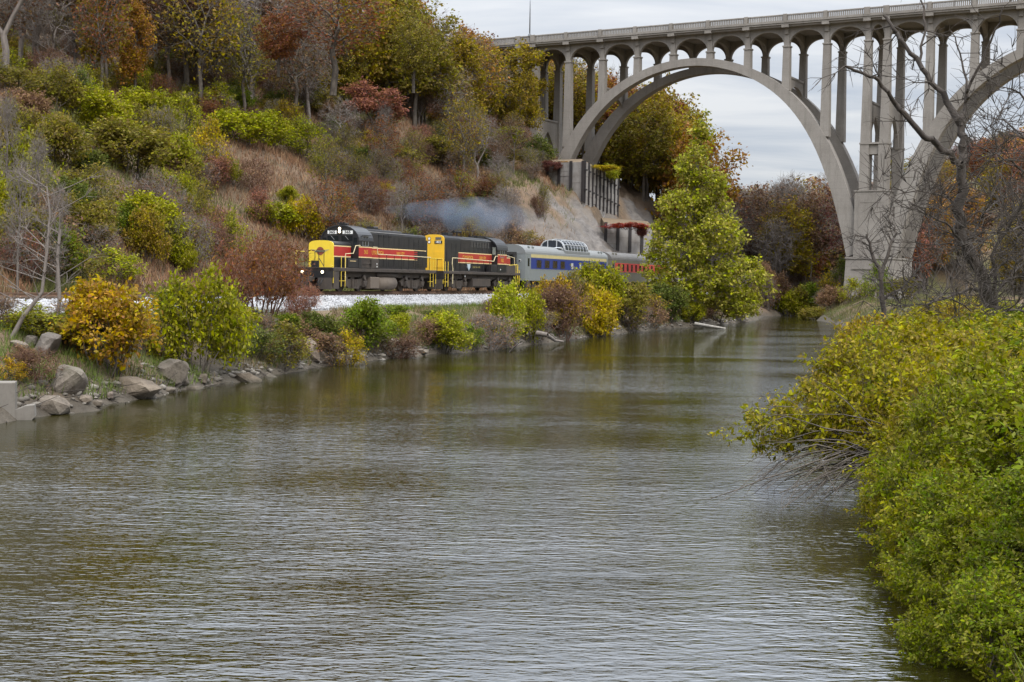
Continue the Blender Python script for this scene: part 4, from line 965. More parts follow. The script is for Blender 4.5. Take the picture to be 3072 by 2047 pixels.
SHRUB = [
 proto('shrub_a', 31, 3.2, [((0, 0, 1.75), (1.8, 1.8, 1.4), 2), ((.7, .3, 2.5), (.9, .9, .7), 1), ((-.9, -.2, 2.2), (.9, .9, .8), 1)], 210, None, .008, (34, .165, .095, .13), None, BARK, 3, stems=5, jit=.16),
 proto('shrub_b', 32, 3.4, [((-.9, .2, 2.1), (1.0, 1.0, 1.0), 1), ((.8, -.3, 2.4), (1.0, 1.0, 1.0), 1), ((1.4, .4, 1.3), (.9, .9, .8), 1), ((-1.5, -.4, 1.1), (.9, .9, .7), 1), ((0, 0, 1.5), (1.2, 1.2, 1.2), 1)], 230, None, .008, (32, .165, .095, .12), None, BARK, 3, stems=6, jit=.18),
 proto('shrub_c', 33, 3.0, [((0, 0, 1.6), (2.0, 2.0, 1.3), 1), ((.3, .2, 2.7), (.6, .6, .7), .4), ((-1.2, .3, 2.4), (.6, .6, .6), .3)], 170, None, .008, (16, .17, .095, .16), (2, .45, .007), BARK, 3, stems=6, jit=.2),
]
TWIG = [
 proto('thicket_a', 41, 3.2, [((0, 0, 1.7), (1.9, 1.9, 1.5), 1)], 200, None, .008, (5, .15, .08, .18), (5, .55, .0085), BARKG, 3, stems=7, jit=.22),
 proto('thicket_b', 42, 3.6, [((0, 0, 2.0), (1.6, 1.6, 1.7), 1), ((.8, .2, 2.8), (.8, .8, .8), .5)], 200, None, .008, (9, .15, .08, .18), (5, .5, .0085), BARKG, 3, stems=6, jit=.22),
]
RUSTY = proto('rust_shrub', 51, 4.2, [((0, 0, 2.5), (2.1, 2.1, 1.5), 2), ((1.7, .2, 1.9), (1.2, 1.2, 1.2), 1), ((-1.2, .2, 2.4), (1.2, 1.2, 1.2), 1)], 300, None, .008, (17, .17, .045, .17, .6), (3, .6, .007), BARKR, 3, stems=7, jit=.2)
C = dict(yg=((.30, .29, .025), (.19, .22, .025)), ygb=((.36, .36, .03), (.22, .27, .03)), y=((.46, .34, .025), (.30, .27, .03)), g=((.13, .19, .028), (.22, .25, .03)), olive=((.17, .165, .035), (.24, .19, .04)),
         gold=((.29, .21, .03), (.20, .18, .035)), orange=((.33, .165, .045), (.27, .19, .045)), rust=((.23, .095, .04), (.16, .085, .045)), pink=((.33, .16, .105), (.24, .11, .07)), brown=((.17, .105, .06), (.12, .08, .05)),
         wine=((.13, .055, .05), (.19, .09, .06)), oy=((.42, .25, .04), (.30, .27, .035)), red=((.36, .055, .04), (.22, .06, .04)), tan=((.26, .17, .10), (.2, .13, .07)), dkg=((.09, .12, .03), (.16, .17, .035)))
C = {k: tuple((min(.6, t[0] * 1.07), min(.6, t[1] * 1.02), t[2] * 1.05) for t in c_) for k, c_ in C.items()}
CN = dict(yg='yellow-green', ygb='bright lime-yellow', y='golden-yellow', g='fresh green', olive='olive-green', gold='olive-gold', orange='orange-brown', rust='rust-brown', pink='pinkish-brown', brown='dull brown', wine='wine-brown', oy='orange and yellow', red='red', tan='tan', dkg='dark green')
def ru(a, b_): return random.uniform(a, b_)

# ================================================================ hillside wood
def topfit(loc, hgt, limit):                              # shorten a tree until its top stays under the skyline of the wood
    for _ in range(14):
        x, y = project((loc[0], loc[1], loc[2] + hgt))
        if y >= np.interp(x, *limit): return hgt
        hgt *= .88
    return hgt
LIM = (np.array([0, 900, 1050, 1180, 1290, 1360, 1430, 1500, 1600, 1700, 1800, 1950, 2040, 2095, 2125, 2150, 2250]), np.array([-900, -500, -260, -120, 0, 60, 88, 105, 110, 150, 190, 235, 262, 300, 400, 520, 545]))
GRP = 'trees in the hillside wood above the railway'
def where(x_, y_):
    s_ = (np.array([x_, y_]) - T0) @ TD; p_ = float((TX(y_) - x_) * TD[1])
    a = 'ahead of the train' if s_ < -12 else ('uphill of the locomotives' if s_ < 37 else ('uphill of the coaches' if s_ < 88 else 'close to the bridge'))
    return ('low on the slope ' if p_ < 15 else 'midway up the slope ' if p_ < 33 else 'high on the slope ') + a
cnt = 0
spots = []
for tries in range(6000):
    if cnt >= 185: break
    s_ = ru(-70, 215); p_ = ru(30, 88) if random.random() < .75 else ru(20, 60)
    y_ = T0[1] + TD[1] * s_ + TD[0] * p_; x_ = float(TX(y_)) - p_ / TD[1]
    if y_ > 300 or y_ < 55: continue
    px, py = project((x_, y_, H(x_, y_)))
    if px < -110 or px > 2120: continue
    if p_ < 33 and (px < 1050 or random.random() < .5): continue
    d_ = P0 - np.array([x_, y_]); uu = -(d_ @ bx); vv = -(d_ @ bv)
    if -5 < vv < WID + 5 and uu > U0 - 4: continue          # keep clear of the bridge
    if vv < 0 and px > 1480 and px < 1800: continue
    if px > 1560 and vv < -2: continue
    if any((x_ - a) ** 2 + (y_ - c_) ** 2 < 10 for a, c_ in spots): continue
    spots.append((x_, y_)); z_ = H(x_, y_)
    hgt = topfit((x_, y_, z_), ru(11, 18.5), LIM)
    if hgt < 3.5: continue
    r_ = random.random()
    behind = vv > 0 and px > 1500
    if behind: kind = random.choice(['gold', 'gold', 'orange', 'orange', 'rust', 'olive', 'bare'])
    elif px > 1050: kind = random.choice(['gold', 'gold', 'olive', 'olive', 'orange', 'rust', 'bare', 'bare', 'pink'])
    else: kind = random.choice(['bare', 'bare', 'bare', 'bare', 'bare', 'rust', 'brown', 'brown', 'tan', 'orange', 'gold', 'gold', 'olive', 'pink', 'tan'])
    cnt += 1
    if kind == 'bare':
        pr = random.choice(BARE)
        plant(pr, 'bare_tree', (x_, y_, z_), (hgt / pr['h'] * ru(.9, 1.2), hgt / pr['h']), ru(0, 6.3), (0, 0, 0), (0, 0, 0), ('tall' if hgt > 13.5 else 'small' if hgt < 8 else 'middling') + ' leafless grey-brown tree ' + where(x_, y_), 'tree', GRP)
    else:
        pr = random.choice((TREE if px > 1000 else [TREE[1], TREE[2], TREE[3], TREE[3]]) if kind in ('gold', 'olive', 'orange') else [TREE[0], TREE[2], TREE[3], TREE[3], TREE[3]])
        place = 'behind the bridge arch on the hillside' if behind else where(x_, y_)
        plant(pr, 'autumn_tree', (x_, y_, z_), (hgt / pr['h'] * ru(.9, 1.2), hgt / pr['h']), ru(0, 6.3), *C[kind], ('tall ' if hgt > 13.5 else 'small ' if hgt < 8 else '') + CN[kind] + ' leaved autumn tree ' + place, 'tree', GRP if not behind else 'trees behind the bridge arch')
# trees on the slope behind the arch foot
for tries in range(400):
    if cnt >= 185 + 34: break
    px = ru(1620, 1700) if random.random() < .2 else ru(1700, 2130); d_ = ru(236, 285); q = at(px, 700, d_); z_ = H(q[0], q[1])
    d2 = q[:2] - P0; vv = d2 @ bv
    if vv < WID + 4 or z_ < 3: continue
    hgt = topfit((q[0], q[1], z_), ru(17, 26), LIM); kind = random.choice(['gold', 'gold', 'orange', 'orange', 'rust', 'olive', 'bare'])
    if hgt < 5: continue
    cnt += 1
    if kind == 'bare': pr = random.choice(BARE); plant(pr, 'bare_tree', (q[0], q[1], z_), (hgt / pr['h'], hgt / pr['h']), ru(0, 6.3), (0, 0, 0), (0, 0, 0), 'leafless tree behind the bridge arch foot', 'tree', 'trees behind the bridge arch')
    else: pr = random.choice(TREE[:3]); plant(pr, 'autumn_tree', (q[0], q[1], z_), (hgt / pr['h'] * ru(.95, 1.25), hgt / pr['h']), ru(0, 6.3), *C[kind], CN[kind] + ' leaved autumn tree behind the bridge arch foot', 'tree', 'trees behind the bridge arch')
# trees one can single out (photo pixels: base x, base y, crown width, height)
def pxplant(pr, name, px, pyb, wpx, hpx, kind, label, cat, group=None, depth=None, bark=None, base_w=None, tilt=0.):
    q = hit(px, pyb) if depth is None else at(px, pyb, depth)
    if q is None: q = at(px, pyb, 140)
    if depth is not None: q[2] = H(q[0], q[1]) if depth < 500 else q[2]
    s_ = F / q[1]; hh = hpx / s_; ww = wpx / s_
    bw = base_w or {14: 8.4, 15: 6.4, 12: 7.2}.get(pr['h'], 4.1)
    return plant(pr, name, (q[0], q[1], q[2] - .1), (ww / bw, hh / pr['h']), ru(0, 6.3), *C.get(kind, C['yg']), label, cat, group, tilt, bark)
K = 1.3056
for x, yb, wd, h, kind, pr, lab in [
    (882, 235, 150, 235, 'gold', TREE[0], 'tall olive-gold tree at the top of the slope near the bridge end'),
    (950, 200, 120, 165, 'olive', TREE[0], 'bushy olive-green tree below the bridge end'),
    (965, 262, 110, 130, 'orange', TREE[0], 'small orange tree below the olive trees near the bridge end'),
    (740, 250, 150, 150, 'gold', TREE[0], 'broad golden-brown tree above the locomotives on the slope'),
    (765, 200, 220, 260, 'rust', TREE[3], 'large spreading oak with sparse rust leaves and dark limbs'),
    (860, 330, 150, 140, 'pink', TREE[2], 'pinkish-brown small tree on the slope below the olive-gold tree'),
    (640, 165, 120, 140, 'rust', TREE[0], 'small red-brown tree under the tall bare trees'),
    (310, 225, 110, 230, 'orange', TREE[1], 'tall amber-orange tree behind the yellow-green bushes'),
    (235, 230, 110, 300, 'rust', TREE[3], 'tall dark-trunked tree with thin brown leaves on the upper slope'),
    (560, 200, 130, 240, 'gold', TREE[3], 'thin-leaved golden tree with crooked dark trunk above the bright bushes'),
    (1030, 330, 110, 180, 'brown', TREE[3], 'thin brown-leaved birch on the slope below the bridge deck')]:
    pxplant(pr, 'autumn_tree', x * K, yb * K, wd * K, h * K, kind, lab, 'tree', None, bark=BARKP if 'birch' in lab else None)
def topplant(pr, px, dpt, ytop, wpx, kind, lab, bark=None, rz=None):     # a tree at a known distance whose top reaches a given pixel row
    q = at(px, 400, dpt); z_ = H(q[0], q[1]); zt = at(px, ytop, dpt)[2]; hh = (zt - z_) / (pr['h'] + .4); ww = wpx * dpt / F / {14: 8.8, 15: 6.6, 12: 7.4}[pr['h']]
    plant(pr, 'autumn_tree' if pr['crown'] else 'bare_tree', (q[0], q[1], z_ - .1), (ww, hh), ru(0, 6.3) if rz is None else rz, *C[kind], lab, 'tree', None, 0., bark)
topplant(TREE[2], 1525, 222, 112, 235, 'gold', 'olive-yellow tree standing against the bridge piers on the slope', rz=.4)
topplant(TREE[0], 1572, 219, 190, 120, 'gold', 'smaller olive-yellow tree close beside the outer bridge pier')
topplant(TREE[1], 1450, 216, 190, 120, 'olive', 'slim olive tree below the end of the bridge deck')
topplant(TREE[3], 1400, 205, 165, 150, 'brown', 'thin brown tree below the bridge deck with pale stems', BARKP)
topplant(BARE[1], 1370, 200, 200, 120, 'brown', 'bare grey-stemmed tree among the scrub below the bridge deck')
topplant(TREE[0], 1330, 190, 330, 120, 'orange', 'bright orange-brown young tree among the scrub below the bridge')
for i in range(75):                                       # young trees that thicken the scrub on the slope
    s_ = ru(5, 118); p_ = ru(9, 40); y_ = T0[1] + TD[1] * s_ + TD[0] * p_; x_ = float(TX(y_)) - p_ / TD[1]; z_ = H(x_, y_); px, py = project((x_, y_, z_))
    if px < 960 or px > 1640 or (px > 1540 and py > 545): continue
    hh = ru(4, 8.5); kd = random.choice(['bare', 'bare', 'bare', 'olive', 'brown', 'gold', 'rust'])
    if kd == 'bare': pr = random.choice(BARE); plant(pr, 'bare_tree', (x_, y_, z_), (hh / pr['h'] * 1.2, hh / pr['h']), ru(0, 6.3), (0, 0, 0), (0, 0, 0), 'young leafless tree ' + where(x_, y_), 'tree', GRP)
    else: plant(TREE[3], 'autumn_tree', (x_, y_, z_), (hh / 15 * 1.25, hh / 15), ru(0, 6.3), *C[kd], 'young thin ' + CN[kd] + ' tree ' + where(x_, y_), 'tree', GRP)
# dead pale trunks
for i, pts in enumerate([[(546, 12), (549, 45), (555, 95), (556, 130), (562, 172)], [(1062, 320), (1068, 240), (1072, 175)], [(1110, 300), (1120, 235), (1130, 165)]]):
    b0 = hit(pts[-1 if i == 0 else 0][0] * K, (232 if i == 0 else 300) * K)
    d_ = b0[1]; sg_ = []
    P3 = [at(a * K, c_ * K, d_ + j * .4) for j, (a, c_) in enumerate(pts)]
    P3 = P3[::-1] if i == 0 else P3
    if i: P3[0][2] = min(P3[0][2], H(P3[0][0], P3[0][1]) - .2)
    else: P3.insert(0, np.array([P3[0][0] + .8, P3[0][1] + .3, H(P3[0][0], P3[0][1]) - .3]))
    for a, c_ in zip(P3[:-1], P3[1:]): sg_.append((a, c_, .09, .06))
    V, Fc = tubes(sg_, 6); r_ = empty('dead_tree', tuple(P3[0])); V = V - P3[0]
    tag(r_, ['broken pale dead trunk standing among the bare trees above the bright bushes', 'thin white dead trunk on the slope below the bridge deck', 'leaning white dead trunk beside the olive-yellow tree'][i], 'tree')
    link('trunk', npmesh('dead_trunk', V, Fc, True, BARKP), r_)

# ================================================================ hillside bushes
GB = 'bushes on the hillside above the railway'
for x, yb, wd, h, kind in [(240, 335, 160, 115, 'yg'), (335, 305, 150, 95, 'yg'), (185, 275, 120, 85, 'yg'), (425, 335, 100, 95, 'yg'), (300, 405, 210, 120, 'olive'), (405, 415, 130, 110, 'yg'), (478, 408, 95, 115, 'y'), (555, 335, 150, 78, 'ygb'), (618, 345, 125, 82, 'ygb'), (700, 368, 115, 85, 'ygb'), (492, 285, 110, 85, 'yg'), (545, 262, 85, 62, 'g'), (742, 402, 60, 48, 'ygb'), (622, 522, 130, 58, 'ygb'),
    (345, 575, 170, 120, 'yg'), (300, 562, 110, 95, 'g'), (130, 568, 140, 120, 'olive'), (60, 485, 130, 150, 'yg'), (95, 632, 150, 130, 'g'), (25, 570, 100, 160, 'yg'), (170, 648, 130, 95, 'olive'), (255, 652, 150, 70, 'ygb'), (420, 625, 100, 85, 'yg'), (140, 400, 160, 130, 'olive'), (40, 370, 130, 120, 'olive'), (215, 480, 150, 90, 'olive'), (60, 300, 120, 90, 'tan'), (380, 470, 130, 60, 'dkg'), (205, 410, 90, 60, 'dkg'), (520, 420, 60, 60, 'yg'), (690, 555, 90, 105, 'y'), (660, 470, 60, 40, 'yg'), (440, 560, 70, 60, 'g'), (1000, 520, 90, 60, 'gold'), (1060, 445, 60, 45, 'yg'), (880, 470, 60, 50, 'y'), (1090, 340, 90, 60, 'olive'), (1150, 350, 110, 55, 'yg'), (1220, 380, 90, 70, 'dkg'), (820, 390, 90, 55, 'dkg'), (930, 400, 110, 60, 'olive'), (1010, 380, 120, 60, 'olive'), (690, 250, 90, 60, 'dkg'), (640, 255, 70, 50, 'dkg'), (780, 500, 60, 60, 'gold'), (1005, 535, 80, 70, 'ygb')]:
    q = hit(x * K, min(yb, 655) * K)
    if q is None or (TX(q[1]) - q[0]) * TD[1] < 5: q = hit(x * K, (yb - 50) * K)
    pr = random.choice(SHRUB)
    s_ = F / q[1]
    plant(pr, 'autumn_bush', (q[0], q[1], q[2] - .1), (wd * K / s_ / 3.7, h * K / s_ / pr['h']), ru(0, 6.3), *C[kind], ('broad ' if wd * K / s_ > 5 else 'small ' if wd * K / s_ < 3 else '') + CN[kind] + ' leafy bush ' + where(q[0], q[1]), 'bush', GB)
GT = 'bare thickets on the hillside above the railway'
nthick = 0
for tries in range(4000):
    if nthick >= 520: break
    s_ = ru(-60, 125); p_ = ru(6.5, 85); y_ = T0[1] + TD[1] * s_ + TD[0] * p_; x_ = float(TX(y_)) - p_ / TD[1]
    z_ = H(x_, y_); px, py = project((x_, y_, z_))
    if px < -100 or px > 1640: continue
    dp = vnoise(x_, y_, .06, 51)
    if 690 < px < 1000 and 430 < py < 800 and random.random() < .85: continue      # open dry-grass slope
    if px > 1540 and py > 545 and random.random() < .7: continue                                            # rock cutting stays open
    if dp < .28: continue
    nthick += 1; r_ = random.random()
    if r_ < .38: plant(random.choice(TWIG), 'bare_thicket', (x_, y_, z_), (ru(.6, 1.15), ru(.6, 1.25)), ru(0, 6.3), *C[random.choice(['tan', 'olive', 'brown'])], 'nearly leafless grey-brown thicket ' + where(x_, y_), 'thicket', GT)
    elif r_ < .56: plant(random.choice(TWIG), 'bare_thicket', (x_, y_, z_), (ru(.6, 1.1), ru(.6, 1.2)), ru(0, 6.3), *C[random.choice(['brown', 'rust', 'pink'])], 'reddish twiggy thicket ' + where(x_, y_), 'thicket', GT, bark=BARKR)
    else:
        kd = random.choice(['olive', 'olive', 'dkg', 'gold', 'tan', 'yg', 'yg'] if px < 800 else ['olive', 'dkg', 'tan', 'brown', 'brown', 'gold'])
        plant(random.choice([SHRUB[2], SHRUB[2], SHRUB[1]]), 'autumn_bush', (x_, y_, z_), (ru(.6, 1.25), ru(.5, 1.15)), ru(0, 6.3), *C[kd], 'loose ' + CN[kd] + ' bush ' + where(x_, y_), 'bush', GB)
for i, (x, yb, h) in enumerate([(40, 690, 330), (130, 690, 260), (90, 560, 250), (15, 480, 260)]):    # slim bare saplings by the line
    pxplant(BARE[1], 'bare_tree', x * K, yb * K, 80 * K, h * K, 'tan', 'slim bare sapling growing close to the railway line', 'tree', 'bare saplings by the railway')

# ================================================================ wooded hill beyond the bridge
LIM2 = (np.array([2100, 2150, 2200, 2300, 2400, 2500, 2600, 2750, 2850, 2950, 3000, 3072, 3400]), np.array([590, 565, 560, 545, 512, 478, 447, 452, 440, 402, 385, 372, 330]))
GF = 'trees on the wooded hill beyond the bridge'
cnt = 0
for tries in range(5000):
    if cnt >= 140: break
    px = ru(2120, 3130); d_ = ru(228, 400) if random.random() < .8 else ru(215, 290)
    q = at(px, 700, d_); x_, y_ = q[0], q[1]; z_ = H(x_, y_)
    if z_ < 1.0: continue
    d2 = np.array([x_, y_]) - P0; uu = d2 @ bx; vv = d2 @ bv
    if -4 < vv < WID + 4: continue
    if vv < 0 and px < 2750: continue
    hgt = topfit((x_, y_, z_), ru(11, 20), LIM2)
    if hgt < 3: continue
    cnt += 1
    nearby = d_ < 300
    kind = random.choice(['bare', 'bare', 'bare', 'brown', 'rust', 'gold']) if nearby and px < 2560 else random.choice(['rust', 'orange', 'wine', 'brown', 'brown', 'tan', 'gold', 'pink', 'bare', 'olive'])
    if kind == 'bare':
        pr = random.choice(BARE); plant(pr, 'bare_tree', (x_, y_, z_), (hgt / pr['h'] * ru(.9, 1.3), hgt / pr['h']), ru(0, 6.3), (0, 0, 0), (0, 0, 0), 'leafless grey tree on the wooded hill beyond the bridge', 'tree', GF)
    else:
        pr = random.choice([TREE[0], TREE[0], TREE[2], TREE[3]]); plant(pr, 'autumn_tree', (x_, y_, z_), (hgt / pr['h'] * ru(.95, 1.3), hgt / pr['h']), ru(0, 6.3), *C[kind], CN[kind] + ' leaved tree on the wooded hill beyond the bridge', 'tree', GF)
for tries in range(900):
    if cnt >= 140 + 75: break
    px = ru(2120, 2590); d_ = ru(214, 300); q = at(px, 700, d_); z_ = H(q[0], q[1]); d2 = q[:2] - P0; vv = d2 @ bv; uu = d2 @ bx
    if z_ < .8 or -4 < vv < WID + 4 or (vv < 0 and uu > -9): continue
    hgt = topfit((q[0], q[1], z_), ru(11, 24), LIM2)
    if hgt < 3: continue
    cnt += 1; kind = random.choice(['bare', 'bare', 'bare', 'bare', 'brown', 'tan', 'gold', 'wine'])
    if kind == 'bare': pr = random.choice(BARE); plant(pr, 'bare_tree', (q[0], q[1], z_), (hgt / pr['h'] * 1.2, hgt / pr['h']), ru(0, 6.3), (0, 0, 0), (0, 0, 0), 'grey leafless tree in the grove between riverside tree and bridge pier', 'tree', GF)
    else: pr = random.choice([TREE[3], TREE[3], TREE[0]]); plant(pr, 'autumn_tree', (q[0], q[1], z_), (hgt / pr['h'] * 1.2, hgt / pr['h']), ru(0, 6.3), *C[kind], CN[kind] + ' leaved tree in the grove between riverside tree and bridge pier', 'tree', GF)
for tries in range(300):
    px = ru(2200, 2560); d_ = ru(208, 250); q = at(px, 900, d_); z_ = H(q[0], q[1])
    if z_ < .5 or tries > 60: continue
    kd = random.choice(['tan', 'brown']); plant(random.choice(TWIG), 'bare_thicket', (q[0], q[1], z_), (ru(.8, 1.4), ru(.8, 1.4)), ru(0, 6.3), *C[kd], 'twiggy thicket on the far bank under the grove by the bridge', 'thicket', 'thickets on the far bank')
# low growth at the foot of the bridge, far bank
for i, (x, yb, wd, h, kind) in enumerate([(1870, 712, 90, 70, 'g'), (1810, 700, 80, 60, 'yg'), (1905, 660, 70, 70, 'y'), (1840, 660, 90, 80, 'olive'), (1780, 690, 70, 80, 'brown'), (1930, 690, 70, 90, 'dkg'), (1760, 660, 60, 90, 'tan'), (1890, 560, 60, 50, 'yg'), (2010, 700, 70, 80, 'g')]):
    q = at(x * K, yb * K, 212 if i < 8 else 180); q[2] = H(q[0], q[1]); s_ = F / q[1]
    plant(SHRUB[i % 3], 'autumn_bush', tuple(q), (wd * K / s_ / 3.7, h * K / s_ / 3.1), ru(0, 6.3), *C[kind], CN[kind] + ' bush on the far bank by the foot of the bridge pier', 'bush', 'bushes by the foot of the bridge pier')
# ================================================================ river bank, railway side
def bank(pr, name, px, pyb, wpx, hpx, kind, label, cat, group=None, bark=None, rz=None, bw=3.7):
    q = hit(px, pyb, 25., 260.)
    if q is None: return
    s_ = F / q[1]
    return plant(pr, name, (q[0], q[1], q[2] - .15), (wpx / s_ / bw, hpx / s_ / pr['h']), ru(0, 6.3) if rz is None else rz, *C[kind], label, cat, group, 0., bark)
for px, pyb, wd, h, kind, k, lab in [
    (330, 1125, 300, 275, 'oy', 0, 'orange-yellow rounded bush above the boulders on the river bank'),
    (590, 1115, 250, 325, 'yg', 1, 'tall yellow-green bush beside the orange-yellow bush on the bank'),
    (690, 1100, 150, 200, 'ygb', 2, 'loose lime-yellow bush next to the rust-brown shrub on the bank'),
    (850, 1120, 190, 120, 'olive', 2, 'low olive scrub hanging over the dark boulder at the waterline'),
    (960, 1050, 150, 110, 'dkg', 0, 'low dark green bush between the boulders and the ballast'),
    (1090, 1050, 170, 150, 'g', 0, 'fresh green bush on the bank below the leading locomotive'),
    (1040, 1112, 110, 110, 'y', 2, 'yellowing low bush at the waterline below the green bush'),
    (1195, 1020, 80, 75, 'ygb', 0, 'small round lime-yellow bush on the bank below the locomotives'),
    (1330, 1062, 170, 125, 'ygb', 1, 'wide lime-yellow bush touching the water below the second locomotive'),
    (1410, 1050, 90, 70, 'g', 2, 'small green bush beside the wide lime-yellow bush'),
    (1520, 1040, 170, 195, 'ygb', 1, 'tall lime-yellow bush in front of the second locomotive wheels'),
    (1590, 1030, 110, 150, 'yg', 0, 'dense yellow-green bush in front of the silver coach end'),
    (1660, 985, 130, 165, 'oy', 1, 'orange-tinged bush in front of the silver coach'),
    (1730, 965, 130, 130, 'olive', 2, 'loose olive bush in front of the silver coach windows'),
    (1800, 1018, 150, 165, 'y', 1, 'golden-yellow bush at the waterline below the silver coach'),
    (1800, 960, 160, 165, 'yg', 0, 'tall yellow-green bush screening the rear of the silver coach'),
    (1880, 990, 150, 130, 'olive', 0, 'rounded olive bush below the red-banded coach'),
    (1930, 960, 130, 90, 'gold', 2, 'loose golden bush below the red-banded coach'),
    (1960, 985, 110, 70, 'tan', 2, 'tan dried bush at the waterline left of the riverside tree'.replace(' left of', ' beside')),
    (30, 1150, 100, 70, 'oy', 2, 'small orange-leaved scrub above the broken concrete block'),
    (60, 1105, 110, 60, 'tan', 2, 'dry tan scrub between the grey boulders')]:
    bank(SHRUB[k], 'autumn_bush', px, pyb, wd, h, kind, lab, 'bush')
GK = 'low scrub along the railway side river bank'
for i in range(84):
    y_ = ru(50, 168); p_ = ru(6.2 if y_ < 125 else 4.8, 10.5); x_ = float(TX(y_)) + p_ / TD[1]
    if x_ > XL(y_) - .6: continue
    kd = random.choice(['olive', 'g', 'tan', 'yg', 'dkg', 'brown', 'gold']); low = y_ < 110
    if random.random() < .6: plant(SHRUB[2 if random.random() < .6 else 0], 'autumn_bush', (x_, y_, H(x_, y_) - .1), (ru(.5, 1.0), ru(.3, .55 if low else .75)), ru(0, 6.3), *C[kd], 'low ' + CN[kd] + ' scrub on the railway side bank ' + ('by the locomotives' if low else 'by the coaches'), 'bush', GK)
    else: plant(random.choice(TWIG), 'bare_brush', (x_, y_, H(x_, y_) - .1), (ru(.4, .8), ru(.3, .6)), ru(0, 6.3), *C['tan'], 'low dry brush on the railway side bank ' + ('by the locomotives' if low else 'by the coaches'), 'brush', GK, bark=random.choice([BARKG, BARKR]))
bank(RUSTY, 'autumn_shrub', 790, 975, 300, 300, 'rust', 'rust-brown feathery shrub standing just ahead of the locomotive pilot', 'shrub', bw=4.4)
bank(RUSTY, 'autumn_shrub', 905, 960, 120, 120, 'pink', 'low red-brown sprig shrub at the edge of the ballast', 'shrub', bw=4.4)
for px, pyb, wd, h, kd, lab in [(1470, 1062, 200, 120, 'tan', 'grey leafless brush overhanging the water below the second locomotive'), (1200, 1085, 170, 80, 'brown', 'tangle of bare brown brush at the waterline below the locomotives'), (1690, 1022, 190, 165, 'brown', 'reddish bare brush below the silver coach'), (1610, 1020, 120, 100, 'brown', 'thin reddish brush beside the grey leafless brush'),
        (1005, 1105, 120, 90, 'tan', 'pale bare brush at the waterline below the leading locomotive'), (110, 1150, 170, 110, 'brown', 'reddish dry brush among the boulders by the concrete block'), (1900, 1000, 110, 80, 'tan', 'grey bare brush at the waterline near the riverside tree')]:
    bank(TWIG[0 if 'grey' in lab else 1], 'bare_brush', px, pyb, wd, h, kd, lab, 'brush', None, BARKG if 'grey' in lab or 'pale' in lab else BARKR)
# saplings at the boulders
for pts, lab in (([(25, 1020), (70, 950), (125, 880), (140, 760), (150, 640), (140, 560)], 'slim leaning bare sapling growing out of the boulders'), ([(165, 985), (178, 900), (172, 780), (180, 690)], 'thin straight bare sapling behind the tall slab boulder')):
    q = hit(pts[0][0], pts[0][1], 30, 120); P3 = [at(a, c_, q[1] + j * .15) for j, (a, c_) in enumerate(pts)]; P3[0] = q - np.array([0, 0, .3])
    segs = []; G = np.random.default_rng(5)
    for j, (a, c_) in enumerate(zip(P3[:-1], P3[1:])): segs.append((a, c_, .10 * (1 - j / 7), .10 * (1 - (j + 1) / 7)))
    tw = []
    for a, c_ in zip(P3[1:-1], P3[2:]):
        for _ in range(5):
            o_ = a + (c_ - a) * G.random(); d_ = nrm(np.array([G.normal(), G.normal() * .5, G.uniform(.3, 1.1)])); l = G.uniform(.8, 1.9); e_ = o_ + d_ * l
            segs.append((o_, e_, .025, .012)); tw.append((e_, d_))
    segs += fans(tw, 5, .7, .01, G); V, Fc = tubes(segs, 5); r_ = empty('bare_tree', tuple(P3[0])); tag(r_, lab, 'tree'); link('trunk', npmesh('sapling', V - P3[0], Fc, True, BARKG), r_)

# big riverside tree in front of the bridge
q = hit(2082, 968, 100., 260.)
pr = proto('riverside', 61, 23, [((-1.6, .2, 9.0), (3.4, 3.6, 3.0), 2), ((2.0, -.4, 10.4), (3.2, 3.4, 2.6), 2), ((-1.5, 0, 14.0), (2.6, 2.6, 2.2), 1.4), ((1.2, .3, 16.2), (2.2, 2.2, 2.4), 1.3), ((-.6, 0, 18.6), (1.7, 1.7, 2.0), 1), ((.2, 0, 21.6), (1.1, 1.1, 1.9), .6), ((-3.2, 0, 11.5), (1.7, 1.7, 1.2), .5), ((4.6, -1, 5.6), (3.0, 3.0, 3.2), 2), ((-3.4, .4, 6.2), (2.4, 2.4, 2.8), .9), ((5.2, -1.6, 2.4), (2.2, 2.0, 1.5), .8), ((-2.0, -.8, 4.2), (2.6, 2.4, 2.2), 1.1), ((1.0, -1.2, 5.2), (2.6, 2.4, 2.2), 1), ((2.4, .2, 12.4), (2.6, 2.6, 3.2), 1)], 620, [(0, 0, -1), (.1, 0, 1.5), (-.2, .1, 3.6)], .018, (40, .35, .22, .30), None, BARKG, 5, inner=.45)
plant(pr, 'autumn_tree', (q[0], q[1], q[2] - .2), (1.04, .93), 0, (.27, .29, .05), (.44, .39, .07), 'large full-leaved green and yellow tree on the river bank before the bridge', 'tree')
for i, (px, pyb, wd, h, kind, lab) in enumerate([(2005, 968, 130, 110, 'dkg', 'dark green undergrowth bush at the foot of the large riverside tree'), (2150, 962, 150, 120, 'olive', 'olive undergrowth bush under the large riverside tree'), (2215, 958, 110, 80, 'ygb', 'lime-yellow bush leaning over the water by the large riverside tree'), (2075, 972, 90, 70, 'yg', 'small yellow-green bush at the waterline under the large riverside tree')]):
    bank(SHRUB[i % 3], 'autumn_bush', px, pyb, wd, h, kind, lab, 'bush')

